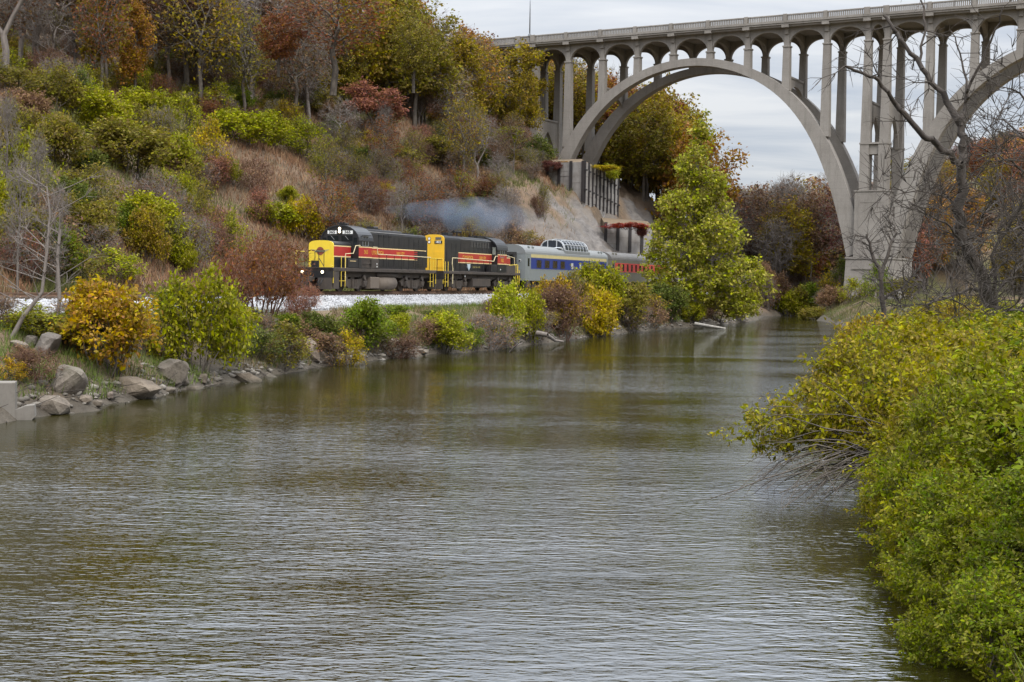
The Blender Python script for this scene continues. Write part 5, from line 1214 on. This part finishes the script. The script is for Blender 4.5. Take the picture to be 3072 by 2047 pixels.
for i, (px, d_, wd, h, kind) in enumerate([(2440, 190, 4.5, 2.2, 'olive'), (2500, 192, 4, 3, 'tan'), (2560, 188, 5, 3, 'yg'), (2620, 186, 4.5, 2.6, 'gold'), (2475, 196, 4, 2.4, 'brown'), (2700, 186, 5, 3, 'olive')]):
    q = at(px, 930, d_); plant((SHRUB + TWIG)[i % 5], 'autumn_bush', (q[0], q[1], H(q[0], q[1]) - .1), (wd / 3.7, h / 3.1), ru(0, 6.3), *C[kind], CN[kind] + ' bush on the river side of the bridge pier base', 'bush', 'bushes by the foot of the bridge pier')
# ================================================================ bushes crowding the opposite bank
FG = [
 proto('near_a', 71, 3, [((0, 0, 1.5), (2.1, 2.1, 1.25), 3), ((-.9, -.5, 2.2), (1.0, 1.0, .8), 1), ((.9, .4, 2.3), (1.0, 1.0, .75), 1), ((-1.5, .6, .9), (1.1, 1.1, .8), 1)], 560, None, .0052, (36, .125, .062, .055, .35, .55), (1, .45, .0035), BARK, 3, stems=7, jit=.2, inner=.4),
 proto('near_b', 72, 3, [((-.9, .4, 1.7), (1.3, 1.3, 1.1), 1), ((1.0, -.4, 1.9), (1.3, 1.3, 1.1), 1), ((.2, 1.1, 1.2), (1.3, 1.3, 1.0), 1), ((-.3, -1.2, 1.1), (1.4, 1.3, .9), 1)], 520, None, .0052, (36, .12, .06, .055, .35, .55), (1, .45, .0035), BARK, 3, stems=7, jit=.22, inner=.4),
 proto('near_c', 73, 3, [((-1.2, 0, 1.3), (1.5, 1.6, 1.15), 1.4), ((-2.8, -.2, 1.0), (1.4, 1.3, .75), 1.2), ((-3.9, -.4, .65), (.9, .9, .5), .5), ((.8, .3, 1.9), (1.5, 1.5, 1.0), 1), ((-1.8, .9, 2.1), (1.2, 1.0, .6), .6), ((-2.2, -.8, .5), (1.2, .8, .5), .5)], 620, None, .005, (34, .12, .06, .06, .35, .55), (2, .6, .0038), BARK, 3, stems=8, jit=.18, inner=.3),
]
NC = [((.20, .22, .022), (.33, .28, .025)), ((.25, .25, .022), (.17, .21, .022)), ((.15, .20, .022), (.27, .26, .025)), ((.33, .27, .025), (.22, .22, .025)), ((.36, .25, .03), (.25, .23, .025))]
GN = 'leafy bushes crowding the bank opposite the railway'
NC = [tuple((t[0] * 1.0, t[1] * 1.0, t[2] * 1.0) for t in c_) for c_ in NC]
NL = ['green bush with yellow leaves crowding the bank opposite the railway', 'yellow-green bush crowding the bank opposite the railway', 'fresh green bush crowding the bank opposite the railway', 'golden-green bush crowding the bank opposite the railway', 'orange-gold bush crowding the bank opposite the railway']
for i, (d_, X, k, sw, sh, ci) in enumerate([(18.0, 6.1, 1, .42, .42, 1), (19.8, 6.5, 0, .45, .45, 2), (21.4, 6.8, 1, .45, .45, 0), (23.0, 7.2, 0, .48, .45, 1), (25.0, 7.6, 1, .5, .5, 3), (29.5, 9.3, 0, .8, .6, 3), (27.2, 8.6, 1, .75, .6, 0), (31.5, 9.8, 1, .8, .7, 1), (15.6, 6.0, 0, .45, .4, 2), (16.2, 6.5, 1, .5, .42, 2), (17.6, 7.0, 0, .55, .5, 2), (19.0, 7.0, 0, .5, .45, 1), (20.6, 7.5, 1, .6, .55, 2), (22.6, 7.8, 0, .62, .55, 0), (24.3, 8.3, 1, .68, .6, 1), (26.4, 8.9, 0, .75, .7, 0), (16.5, 8.2, 0, .9, .72, 2), (18.8, 9.6, 1, 1.0, .8, 2), (19.6, 7.9, 1, .62, .52, 2), (21.8, 8.9, 0, .85, .7, 1), (23.5, 11.2, 1, 1.1, .95, 2), (25.2, 9.4, 0, .9, .85, 0), (27, 12.6, 0, 1.2, 1.0, 1), (28.2, 10.0, 1, .95, .9, 3), (33, 13.4, 1, 1.15, 1.0, 1), (35.5, 11.6, 0, 1.1, .95, 3), (38, 15, 0, 1.2, 1.1, 2), (41, 12.8, 1, 1.1, 1.0, 0), (45, 17, 1, 1.25, 1.05, 1), (46.5, 13.6, 0, 1.15, 1.05, 4), (52, 20, 0, 1.4, 1.1, 2), (55, 17.8, 1, 1.3, 1.1, 3), (60, 22.5, 1, 1.4, 1.1, 1), (66, 21.5, 0, 1.3, 1.05, 4), (29, 15.5, 0, 1.2, 1.0, 2), (36, 18.5, 1, 1.3, 1.05, 0), (75, 26, 1, 1.4, 1.1, 0), (21, 12, 0, 1.1, .9, 0), (44, 20.5, 0, 1.3, 1.05, 3), (90, 30, 0, 1.5, 1.1, 3), (72, 31, 1, 1.5, 1.1, 1), (58, 27, 0, 1.4, 1.05, 0), (110, 37, 1, 1.6, 1.2, 1), (130, 43, 0, 1.6, 1.2, 4)]):
    base = NL[ci].replace('crowding the bank opposite the railway', 'above the muddy edge of the bank' if d_ < 23 else 'beside the bush that arches over the water' if d_ < 39 else 'around the foot of the bare tree' if d_ < 71 else 'on the bank between bare tree and bridge')
    base = ('low ' if sh < .65 else 'big ' if sw > 1.15 else '') + base; more = ' at the waterline' if X < XR(d_) + 1.4 else ' away from the water' if X > XR(d_) + 4 else ''
    if len((base + more).split()) > 16: more = ''
    sh = min(sh, max(.4, (4.15 - H(X, d_)) / 2.95))                  # none of them stands above eye level on the far bank top
    plant(FG[k], 'leafy_bush', (X, d_, H(X, d_) - .1), (sw, sh), ru(0, 6.3), *NC[ci], base + more, 'bush', GN)
plant(FG[2], 'leafy_bush', (10.1, 32.0, H(10.1, 32) - .1), (.98, 1.0), 0.05, *NC[3], 'golden-green bush arching its branches far out over the water', 'bush')
plant(FG[2], 'leafy_bush', (13.2, 45.0, H(13.2, 45) - .1), (.85, 1.05), .25, *NC[4], 'orange-gold bush arching over the water behind the farther-reaching one', 'bush')
plant(FG[2], 'leafy_bush', (8.9, 24.5, H(8.9, 24.5) - .1), (.55, .75), .3, *NC[1], 'yellow-green bush with short boughs dipping toward the water', 'bush')
# bare drooping boughs under the arching bush
G = np.random.default_rng(9); segs = []
for i in range(90):
    p = np.array([9.0 + G.normal() * .6, 30.5 + G.normal() * .8, 1.1 + G.uniform(-.3, .3)]); d_ = nrm(np.array([-1, G.normal() * .8, G.uniform(-.1, .55)])); l = G.uniform(1.6, 4.6); n_ = 7; r0 = .02
    for j in range(n_):
        d_ = nrm(d_ + G.normal(0, .13, 3) + np.array([0, 0, -.12])); e_ = p + d_ * l / n_
        if e_[2] < .08: break
        segs.append((p, e_, r0 * (1 - j / 9), r0 * (1 - (j + 1) / 9)))
        if j > 2 and G.random() < .7: t_ = nrm(d_ + G.normal(0, .5, 3)); segs.append((e_, e_ + t_ * .5, .006, .003))
        p = e_
V, Fc = tubes(segs, 4); r_ = empty('bare_brush', (10, 30.5, 1)); tag(r_, 'bare drooping boughs below the bush that arches over the water', 'brush'); link('branches', npmesh('boughs', V - np.array([10, 30.5, 1]), Fc, True, BARK), r_)

# ================================================================ bare tree on that bank
def limb_tree(name, label, base_d, limbs, bark, seed, twigs=5, tl=1.6, fan=4, fanl=.9, tr=.02, zbase=None):
    G = np.random.default_rng(seed); segs = []; tw = []
    for li, (pts, r0, r1, dd) in enumerate(limbs):
        tws = twigs[li] if isinstance(twigs, list) else twigs
        P3 = [at(a, c_, base_d + dd * j / (len(pts) - 1)) for j, (a, c_) in enumerate(pts)]
        # fine wander along each limb
        Q = [P3[0]]
        for a, c_ in zip(P3[:-1], P3[1:]):
            n_ = 3
            for j in range(1, n_ + 1): Q.append(a + (c_ - a) * j / n_ + G.normal(0, .05, 3) * (j < n_))
        N_ = len(Q) - 1
        for j in range(N_): segs.append((Q[j], Q[j + 1], r0 + (r1 - r0) * j / N_, r0 + (r1 - r0) * (j + 1) / N_))
        for j in range(max(1, N_ // 4), N_ + 1):
            for _ in range(G.poisson(tws / 3)):
                d_ = nrm(G.normal(0, 1, 3) * np.array([1, .8, .7]) + np.array([0, 0, .25])); l = G.uniform(.4, 1) * tl; m_ = Q[j] + d_ * l * .5; e_ = m_ + nrm(d_ + G.normal(0, .4, 3)) * l * .5
                rr = min(tr, (r0 + (r1 - r0) * j / N_) * .6); segs.append((Q[j], m_, rr, rr * .7)); segs.append((m_, e_, rr * .7, rr * .4)); tw.append((e_, d_)); tw.append((m_, d_))
    if fan: segs += fans(tw, fan, fanl, tr * .42, G, .1)
    o_ = np.array(segs[0][0]); V, Fc = tubes(segs, 6); r_ = empty(name, tuple(o_)); tag(r_, label, 'tree'); link('trunk', npmesh(name, V - o_, Fc, True, bark), r_)
BT = barkmat('bark_dark_twig', (.03, .024, .02), (.085, .068, .055))
d0 = 53.
trunkl = [([(2972, 1060), (2968, 996), (2973, 914), (2955, 850), (2930, 797), (2901, 736), (2878, 685), (2876, 608), (2884, 506)], .28, .18, 0),
    ([(2884, 506), (2853, 460), (2802, 424), (2771, 410), (2713, 340), (2676, 298), (2635, 240), (2589, 220), (2535, 198)], .15, .045, -2.5), ([(2635, 240), (2628, 215), (2620, 197)], .04, .02, -.3),
    ([(2884, 506), (2886, 440), (2884, 378), (2853, 327), (2812, 266), (2767, 207), (2713, 133), (2680, 87), (2653, 48)], .17, .055, 2.0),
    ([(2884, 378), (2896, 307), (2900, 240), (2880, 160), (2852, 93)], .07, .02, 1.5), ([(2896, 307), (2904, 269), (2946, 186), (2985, 90), (3008, 25)], .07, .025, -1.5), ([(2767, 207), (2762, 140), (2775, 70), (2762, 0), (2770, -60)], .06, .02, 1.), ([(2886, 440), (2905, 425), (2912, 410)], .05, .025, -.3)]
low = [([(2972, 1000), (2985, 880), (2975, 770), (3031, 674), (3067, 608), (3120, 560)], .09, .03, -2), ([(2935, 800), (2873, 710), (2838, 669), (2770, 640), (2700, 615)], .06, .012, -3), ([(2880, 650), (2862, 610), (2832, 588), (2776, 577), (2700, 570), (2650, 580)], .05, .012, -2.), ([(2955, 850), (2880, 880), (2800, 905), (2720, 920), (2640, 905)], .06, .012, -2.5),
       ([(2970, 900), (3010, 850), (3072, 790), (3140, 740)], .06, .02, 2), ([(2950, 850), (3000, 800), (3072, 760), (3150, 700)], .05, .02, -2), ([(2972, 960), (2900, 960), (2820, 1010), (2750, 1060)], .07, .02, -3), ([(2900, 735), (2950, 640), (3000, 600), (3072, 560)], .05, .015, 2.5), ([(2910, 745), (2850, 730), (2780, 735), (2690, 720)], .04, .01, 2), ([(2975, 930), (3040, 930), (3120, 900)], .06, .02, -1)]
limb_tree('bare_tree', 'dark bare tree with broken forked limbs and tangled low twigs before the bridge pier', d0, trunkl + low, BT, 77, [1.3] * len(trunkl) + [5.5] * len(low), 1.7, 4, 1.0, .03)
limb_tree('bare_tree', 'bare tree of fine twigs reaching over from the bank edge by the bridge', 46., [([(3150, 1100), (3130, 800), (3120, 500), (3100, 300)], .16, .05, 0), ([(3120, 560), (3050, 500), (2990, 460), (2930, 480)], .05, .01, -2), ([(3115, 450), (3060, 400), (3010, 360), (2960, 350)], .05, .01, 2), ([(3110, 350), (3060, 280), (3020, 230)], .05, .01, -1), ([(3125, 700), (3060, 680), (2990, 700), (2900, 760)], .05, .012, -2), ([(3130, 850), (3060, 830), (2980, 850), (2880, 830)], .05, .012, 1), ([(3135, 950), (3050, 930), (2960, 960), (2860, 900), (2760, 900)], .05, .012, -2.5)], BT, 79, 8, 1.7, 4, 1.0, .026)
limb_tree('dead_tree', 'small forked snag rising from the bushes before the bridge pier base', 64., [([(2650, 960), (2645, 870), (2636, 800), (2610, 740), (2600, 705)], .13, .05, 0), ([(2645, 830), (2670, 740), (2690, 700), (2685, 680)], .09, .03, 1), ([(2650, 900), (2720, 850), (2760, 800), (2800, 770)], .07, .02, -1)], BT, 80, 4, 1.3, 3, .8, .026)

# ================================================================ boulders
m, b = material('boulder_stone')
f1 = noise(1.1, 6, .65, coord='Object'); f2 = noise(7, 5, .7, coord='Object'); oi = N('ShaderNodeObjectInfo')
c = ramp(f1, (.32, (.13, .115, .10)), (.5, (.235, .21, .185)), (.7, (.33, .30, .265)))
c = MIXC(MATH('MULTIPLY', ramp(f2, (.5, (0, 0, 0)), (.7, (1, 1, 1))), .45), c, (.10, .09, .075))
c = MIXC(MATH('MULTIPLY', ramp(noise(.8, 3, coord='World'), (.55, (0, 0, 0)), (.7, (1, 1, 1))), .4), c, (.10, .11, .045))
c = MIXC(1.0, c, oi.outputs['Color'], 'MULTIPLY')
c = MIXC(1.0, c, (.68, .665, .635), 'MULTIPLY')
pz = N('ShaderNodeSeparateXYZ'); L(N('ShaderNodeNewGeometry').outputs['Position'], pz.inputs[0])
c = MIXC(MATH('MULTIPLY', ramp(MATH('ADD', pz.outputs[2], MATH('MULTIPLY', f1, .3)), (.2, (1, 1, 1)), (.42, (0, 0, 0))), .65), c, (.045, .042, .03))        # silt and algae line above the water
L(c, b.inputs['Base Color']); b.inputs['Roughness'].default_value = .92; bump(b, MATH('ADD', f1, MATH('MULTIPLY', f2, .5)), .8, .12)
STONE = m
def boulder(px, py, wpx, hpx, label, tint=(1, 1, 1), seed=0, tilt=0., shape=(1, 1, 1), name='boulder', dpt=None):
    """py is the foot of the stone"""
    q = hit(px, py, 25., 200.) if dpt is None else at(px, py, dpt)
    s_ = F / q[1]; G = np.random.default_rng(100 + seed); a, c_ = wpx / s_ / 2, hpx / s_ / 2
    pts = nrm(G.normal(size=(26, 3))) * G.uniform(.86, 1.06, (26, 1)); pts = np.sign(pts) * np.abs(pts) ** .72
    pts = pts / np.abs(pts).max(0) * np.array([a, (a + c_) * .55, c_])
    bm = bmesh.new()
    for p in pts: bm.verts.new(p)
    bmesh.ops.convex_hull(bm, input=bm.verts); bmesh.ops.delete(bm, geom=[v for v in bm.verts if not v.link_faces], context='VERTS')
    bmesh.ops.subdivide_edges(bm, edges=bm.edges, cuts=2, use_grid_fill=True)
    bmesh.ops.smooth_vert(bm, verts=bm.verts, factor=.18, use_axis_x=True, use_axis_y=True, use_axis_z=True)
    for v in bm.verts: v.co += v.co.normalized() * ((vnoise(v.co.x + seed, v.co.y + v.co.z * 1.3, 2.2, 61) - .5) * .22 + (vnoise(v.co.x - v.co.z, v.co.y + seed, 6, 62) - .5) * .16) * min(a, c_)
    me = bpy.data.meshes.new('boulder'); bm.to_mesh(me); bm.free(); me.materials.append(STONE)
    o = link(name, me, loc=(q[0], q[1] + a * .2, q[2] + c_ * .36)); o.rotation_euler = (0, tilt, G.uniform(-.3, .3)); o.color = (*tint, 1)
    tag(o, label, 'boulder', 'boulders along the river bank'); return o
for i, (px, py, wd, h, lab, tint, tilt) in enumerate([
    (135, 1080, 70, 125, 'tall leaning grey slab boulder standing on the bank', (.95, .93, .95), .38),
    (200, 1190, 115, 120, 'large pale half-buried boulder with rounded top above the water', (1.05, 1., .95), .15),
    (155, 1245, 110, 75, 'blocky pale boulder at the waterline beside the concrete block', (1.1, 1.03, .95), .08),
    (252, 1232, 60, 32, 'small pale stone at the waterline', (1.15, 1.05, .95), 0), (50, 1050, 75, 42, 'flat speckled stone high on the bank', (1.1, 1.02, .95), .2),
    (50, 1110, 55, 45, 'small broken grey stone above the orange scrub', (1., .97, .95), 0), (90, 1045, 45, 50, 'cracked grey stone beside the tall slab', (.9, .88, .86), 0), (190, 1000, 40, 45, 'small pink-grey stone behind the tall slab', (1.1, .95, .9), .3),
    (515, 1150, 100, 100, 'dark rounded boulder under the yellow-green bush', (.72, .68, .62), .1), (405, 1205, 170, 70, 'long sloping tan rock shelf dipping into the water', (1.1, 1., .88), .18),
    (330, 1200, 25, 30, 'little upright stone at the water edge', (1.05, .95, .9), 0), (505, 1185, 60, 40, 'round grey stone below the dark boulder', (1., .93, .86), 0), (545, 1172, 50, 40, 'wedge stone in the gap below the dark boulder', (.9, .86, .8), .2), (580, 1190, 65, 34, 'flat tan stone at the waterline below the bush', (1.1, 1., .88), 0), (610, 1165, 35, 40, 'small brown stone beside the flat tan stone', (.8, .72, .65), 0),
    (740, 1155, 110, 60, 'broad brown boulder jutting into the water', (.85, .77, .68), .12), (815, 1150, 60, 45, 'sloping brown stone beside the broad brown boulder', (.9, .82, .72), .25), (930, 1080, 60, 100, 'pointed tan boulder leaning on the grassy bank', (1.15, 1.02, .92), -.3), (960, 1095, 45, 60, 'low tan stone below the pointed boulder', (1., .9, .82), -.3), (680, 1168, 50, 36, 'dark wet stone at the waterline', (.6, .56, .5), 0), (290, 1225, 50, 26, 'low brown stone awash at the waterline', (.85, .78, .7), 0), (445, 1195, 40, 24, 'thin slab stone at the water edge', (1., .93, .85), 0), (1265, 1066, 50, 22, 'flat muddy stone below the lime-yellow bush', (.9, .85, .78), 0)]):
    boulder(px, py, wd * .88, h * .88, lab, tint, i, tilt)
q = ground(10, 1262)
cb = empty('concrete_block', (q[0] + .05, q[1] + .4, -.25), .25); cb.scale = (.62, .6, .48); tag(cb, 'broken L-shaped concrete block tipped at the water edge', 'concrete block')
BC = paint('old_concrete', (.20, .18, .155), .9, .5, (.12, .105, .085))
MB().box(-2.2, .35, -.6, .6, 0, 3.15, .06).build('upright', BC, cb); MB().profz([(.3, .1), (1.0, .25), (1.35, .75), (1.3, 1.55), (.9, 1.5), (.3, 1.2)], -.55, .55).build('footing', BC, cb)
# driftwood
for i, (pts, r0, lab, nm) in enumerate([([(2085, 972), (2130, 979), (2175, 986)], .2, 'pale driftwood log slanting into the water by the riverside tree', 'driftwood_log'), ([(1610, 1000), (1640, 1005), (1665, 1022), (1690, 1025)], .22, 'washed-out root stump at the waterline below the silver coach', 'tree_stump'), ([(1530, 1056), (1545, 1040), (1556, 1030)], .06, 'forked stick poking up from the water by the grey brush', 'driftwood_stick')]):
    z0s = [.45, .25, .02, .0] if i == 0 else ([.9, .8, .3, .2] if i == 1 else [0, .4, .8])
    P3 = [ground(a, c_, z) for (a, c_), z in zip(pts, z0s)]
    segs = []
    for j, (a, c_) in enumerate(zip(P3[:-1], P3[1:])): segs.append((a, c_, r0 * (1 - .25 * j), r0 * (1 - .25 * (j + 1))))
    if i == 2: segs.append((P3[1], P3[1] + np.array([.5, .2, .25]), .05, .02))
    V, Fc = tubes(segs, 8); o = link(nm, npmesh(nm, V - P3[0], Fc, True, BARKP if i == 0 else BARKG), loc=tuple(P3[0])); tag(o, lab, 'driftwood')

# ================================================================ timber-lagged retaining walls on the cutting
PILE = paint('pile_steel', (.025, .023, .025), .7, .3, (.07, .045, .03)); LAG = paint('lagging_concrete', (.30, .285, .27), .9, .6, (.15, .125, .11), scale=.5, coord='Object')
FILL = paint('fill_soil', (.17, .12, .075), .95, .5, (.10, .085, .045))
def wall(name, label, runs, rows):
    r_ = empty(name, (*runs[0][0][:2], 0)); tag(r_, label, 'retaining wall'); O = np.array([*runs[0][0][:2], 0])
    tops = []
    for (A, B, zt0, zt1, zb0, zb1, n, pr_) in runs:
        A = np.array(A[:2]); B = np.array(B[:2]); d = (B - A) / np.linalg.norm(B - A); nr = np.array([d[1], -d[0]])
        if nr @ (-A) < 0: nr = -nr
        for i in range(n):
            a, e = A + (B - A) * i / n, A + (B - A) * (i + 1) / n; zt = zt0 + (zt1 - zt0) * (i + .5) / n; zb = min(zb0 + (zb1 - zb0) * i / n, zb0 + (zb1 - zb0) * (i + 1) / n, H(*a) - .3, H(*e) - .3) - .2
            hh = (zt - zb) / rows
            for k in range(rows):
                off = random.uniform(-.05, .05); z0, z1 = zb + k * hh + .012, zb + (k + 1) * hh - .012
                V = []
                for p in (a, e):
                    for t in (.12 + off, -.2):
                        for z in (z0, z1): V.append((*(p + nr * t - O[:2]), z))
                MB().add(V, [(0, 1, 5, 4), (2, 6, 7, 3), (0, 2, 3, 1), (4, 5, 7, 6), (1, 3, 7, 5), (0, 4, 6, 2)]).build('lagging_panel', LAG, r_)
        for i in range(n + 1):
            p = A + (B - A) * i / n - O[:2]; zt = zt0 + (zt1 - zt0) * i / n + .15; zb = zb0 + (zb1 - zb0) * i / n - .8; mb = MB()
            def bar(t0, t1, h):
                V = [(*(p + nr * t + d * s_ * h), z) for t in (t0, t1) for s_ in (-1, 1) for z in (zb, zt)]
                mb.add(V, [(0, 1, 3, 2), (4, 6, 7, 5), (0, 4, 5, 1), (2, 3, 7, 6), (0, 2, 6, 4), (1, 5, 7, 3)])
            bar(.2, .32, pr_); bar(.05, .22, pr_ * .3)
            if pr_ < .2:
                for zz in (.22, .68): 
                    zc_ = zb + (zt - zb) * (1 - zz); V = [(*(p + nr * t + d * s_ * .28), zc_ + q_) for t in (.3, .5) for s_ in (-1, 1) for q_ in (-.12, .12)]
                    mb.add(V, [(0, 1, 3, 2), (4, 6, 7, 5), (0, 4, 5, 1), (2, 3, 7, 6), (0, 2, 6, 4), (1, 5, 7, 3)])
            mb.build('pile', PILE, r_)
        bk = np.array([0., 9.]); zb0 = min(zb0, H(*A)) - 1; zb1 = min(zb1, H(*B)) - 1
        V = [(*(A - O[:2]), zt0 - .1), (*(B - O[:2]), zt1 - .1), (*(B + bk - O[:2]), zt1 + 1.2), (*(A + bk - O[:2]), zt0 + 1.2), (*(A - O[:2]), zb0 - 2), (*(B - O[:2]), zb1 - 2), (*(B + bk - O[:2]), zb1 - 2), (*(A + bk - O[:2]), zb0 - 2)]
        MB().add(V, [(0, 1, 2, 3), (0, 4, 5, 1), (1, 5, 6, 2), (3, 7, 4, 0)]).build('backfill', FILL, r_)
Aw, Bw, Cw = at(1645, 500, 207), at(1752, 500, 203), at(1852, 500, 214)
wall('retaining_wall', 'upper grey retaining wall with dark steel piles below the arch foot', [(Aw, Bw, 22.6, 22.5, 20.2, 17.4, 3, .24), (Bw, Cw, 22.5, 20.8, 17.2, 15.6, 9, .13)], 7)
A2, B2 = at(1815, 690, 196), at(1960, 690, 199)
wall('retaining_wall', 'lower retaining wall with red creeper above the red-banded coach', [(A2, B2, 13.2, 12.9, 10.2, 9.6, 4, .22)], 3)
for i, (px, py, dpt, z_, wd, h, kd, lab) in enumerate([(1800, 500, 207, 21.6, 6.5, 1.0, 'y', 'yellow-green creeper spilling over the upper retaining wall'), (1835, 510, 211, 20.6, 3.4, 2.4, 'ygb', 'lime-yellow creeper hanging on the end of the upper retaining wall'), (1655, 500, 205, 21.4, 3.4, 1.5, 'wine', 'red creeper at the inner end of the upper retaining wall'), (1885, 670, 194, 12.6, 5.5, .9, 'red', 'bright red creeper spilling over the lower retaining wall'), (1690, 490, 207, 22.4, 3.0, .7, 'orange', 'rusty low creeper along the top of the upper retaining wall'), (1925, 690, 195, 11.5, 2.6, 1.6, 'wine', 'dark red creeper hanging at the end of the lower retaining wall')]):
    q = at(px, py, dpt); plant(SHRUB[i % 2], 'creeper', (q[0], q[1], z_ - .3), (wd / 3.7, h / 3.1), ru(0, 6.3), *C[kd], lab, 'creeper')

# ================================================================ dry grass and weeds (nobody could count them)
def blades(name, label, X, Y, hl, wd, cols, G, lean=.5):
    n = len(X); Z = height(X, Y); az = G.uniform(0, 6.283, n); l = hl * G.uniform(.5, 1.3, n); ln = G.uniform(.1, lean, n) * l; ba = G.uniform(0, 6.283, n)
    base = np.stack([X, Y, Z - .05], 1); tip = base + np.stack([np.cos(az) * ln, np.sin(az) * ln, l], 1); s_ = np.stack([np.cos(ba), np.sin(ba), np.zeros(n)], 1) * (wd * G.uniform(.6, 1.4, n))[:, None] * .5
    V = np.stack([base - s_, base + s_, tip], 1).reshape(-1, 3); me = npmesh(name, V, np.arange(3 * n).reshape(-1, 3))
    ca = me.color_attributes.new('tint', 'FLOAT_COLOR', 'POINT'); cc = np.repeat(np.concatenate([cols, np.ones((n, 1))], 1), 3, 0); ca.data.foreach_set('color', cc.astype(np.float32).ravel())
    o = link(name, me, mat=GRASSM); tag(o, label, None, None, 'stuff'); return o
m, b = material('grass_blade'); a_ = N('ShaderNodeAttribute', attribute_name='tint'); L(a_.outputs['Color'], b.inputs['Base Color']); b.inputs['Roughness'].default_value = .8; b.inputs['Specular IOR Level'].default_value = .2; GRASSM = m
G = np.random.default_rng(21)
n = 260000
s_ = G.uniform(-62, 135, n); p_ = 5.5 + 62 * G.random(n) ** 1.35; Y = T0[1] + TD[1] * s_ + TD[0] * p_; X = TX(Y) - p_ / TD[1]
px, py = 1536 + F * X / Y, None
keep = (px > -120) & (px < 1720) & ~((Y > 160) & (p_ < 19) & (G.random(n) < .93))
X, Y, p_ = X[keep], Y[keep], p_[keep]; n = len(X)
t1 = vnoise(X, Y, .09, 71)[:, None]; t2 = vnoise(X, Y, .35, 72)[:, None]; t3 = G.random((n, 1))
cA, cB, cD, cE = np.array([[.24, .125, .07]]), np.array([[.155, .10, .06]]), np.array([[.13, .135, .04]]), np.array([[.33, .215, .115]])
cols = np.where(t1 + t2 * .35 > .80, cD, np.where(t3 < .5, cA, np.where(t3 < .8, cB, cE))) * G.uniform(.6, 1.25, (n, 1))
blades('dry_grass', 'reddish-brown dry grass and weeds covering the hillside slope', X, Y, .75, .07, cols, G, .8)
n = 190000
Y = G.uniform(36, 200, n) ; p_ = -G.uniform(3.9, 15, n); X = TX(Y) - p_ / TD[1]
keep = (X < XL(Y) - .35) & (vnoise(X, Y, .5, 73) > .25); X, Y = X[keep], Y[keep]; n = len(X)
t1 = vnoise(X, Y, .22, 74)[:, None]; t3 = G.random((n, 1)); cG, cT = np.array([[.11, .145, .03]]), np.array([[.22, .165, .085]])
cols = np.where(t1 + (t3 - .5) * .35 > .5, cG, np.where(t3 < .5, cT, np.array([[.14, .105, .06]]))) * G.uniform(.6, 1.3, (n, 1))
blades('bank_grass', 'green and straw-coloured grass on the railway side river bank', X, Y, .42, .035, cols, G, .7)
n = 150000
Y = np.concatenate([G.uniform(14, 130, n - 40000), G.uniform(130, 225, 40000)]); X = XR(Y) + .3 + 14 * G.random(n) ** 1.3
t3 = G.random((n, 1)); cols = np.where(t3 < .55, cG, np.where(t3 < .85, cT, np.array([[.12, .09, .05]]))) * G.uniform(.6, 1.2, (n, 1))
blades('bank_grass', 'rough green grass under the bushes on the opposite bank', X, Y, .5, .03, cols, G, .7)

# stones and washed-up debris along the waterline
nst = 2600
Y = G.uniform(36, 180, nst); X = XL(Y) + G.normal(-.35, .55, nst); Z = np.maximum(height(X, Y), -.15)
Y2 = G.uniform(15, 60, 900); X2 = XR(Y2) + G.normal(.3, .4, 900); X = np.concatenate([X, X2]); Y = np.concatenate([Y, Y2]); Z = np.concatenate([Z, np.maximum(height(X2, Y2), -.1)]); nst = len(X)
_bm = bmesh.new(); bmesh.ops.create_icosphere(_bm, subdivisions=1, radius=1); iv = np.array([v.co[:] for v in _bm.verts]); iff = np.array([[v.index for v in f.verts] for f in _bm.faces]); _bm.free()
sz = (.04 + .20 * G.random(nst) ** 3)[:, None, None]; V = np.stack([X, Y, Z], 1)[:, None, :] + iv[None] * sz * G.uniform(.75, 1.15, (nst, len(iv), 1)) * np.stack([G.uniform(.8, 1.5, nst), G.uniform(.8, 1.3, nst), G.uniform(.4, .8, nst)], 1)[:, None, :]
Fs = (np.arange(nst)[:, None, None] * len(iv) + iff[None]).reshape(-1, 3)
m, b = material('shore_stone'); ri = N('ShaderNodeNewGeometry').outputs['Random Per Island']
L(ramp(ri, (0, (.07, .06, .045)), (.6, (.17, .15, .125)), (1, (.30, .27, .23))), b.inputs['Base Color']); b.inputs['Roughness'].default_value = .85; bump(b, noise(9, 4), .5, .03)
tag(link('rubble', npmesh('rubble', V.reshape(-1, 3), Fs), mat=m), 'small stones and rubble along both waterlines', None, None, 'stuff')
segs = []
for i in range(900):
    y_ = G.uniform(38, 175); x_ = float(XL(y_)) + G.normal(-.5, .4); z_ = max(0., H(x_, y_)) + .05; d_ = nrm(np.array([G.normal(), G.normal(), G.uniform(-.3, .5)])); l = G.uniform(.3, 1.3); p = np.array([x_, y_, z_]); segs.append((p, p + d_ * l, .018, .008))
V, Fc = tubes(segs, 3); tag(link('debris', npmesh('debris', V, Fc, False, BT)), 'dead twigs and roots along the railway side waterline', None, None, 'stuff')
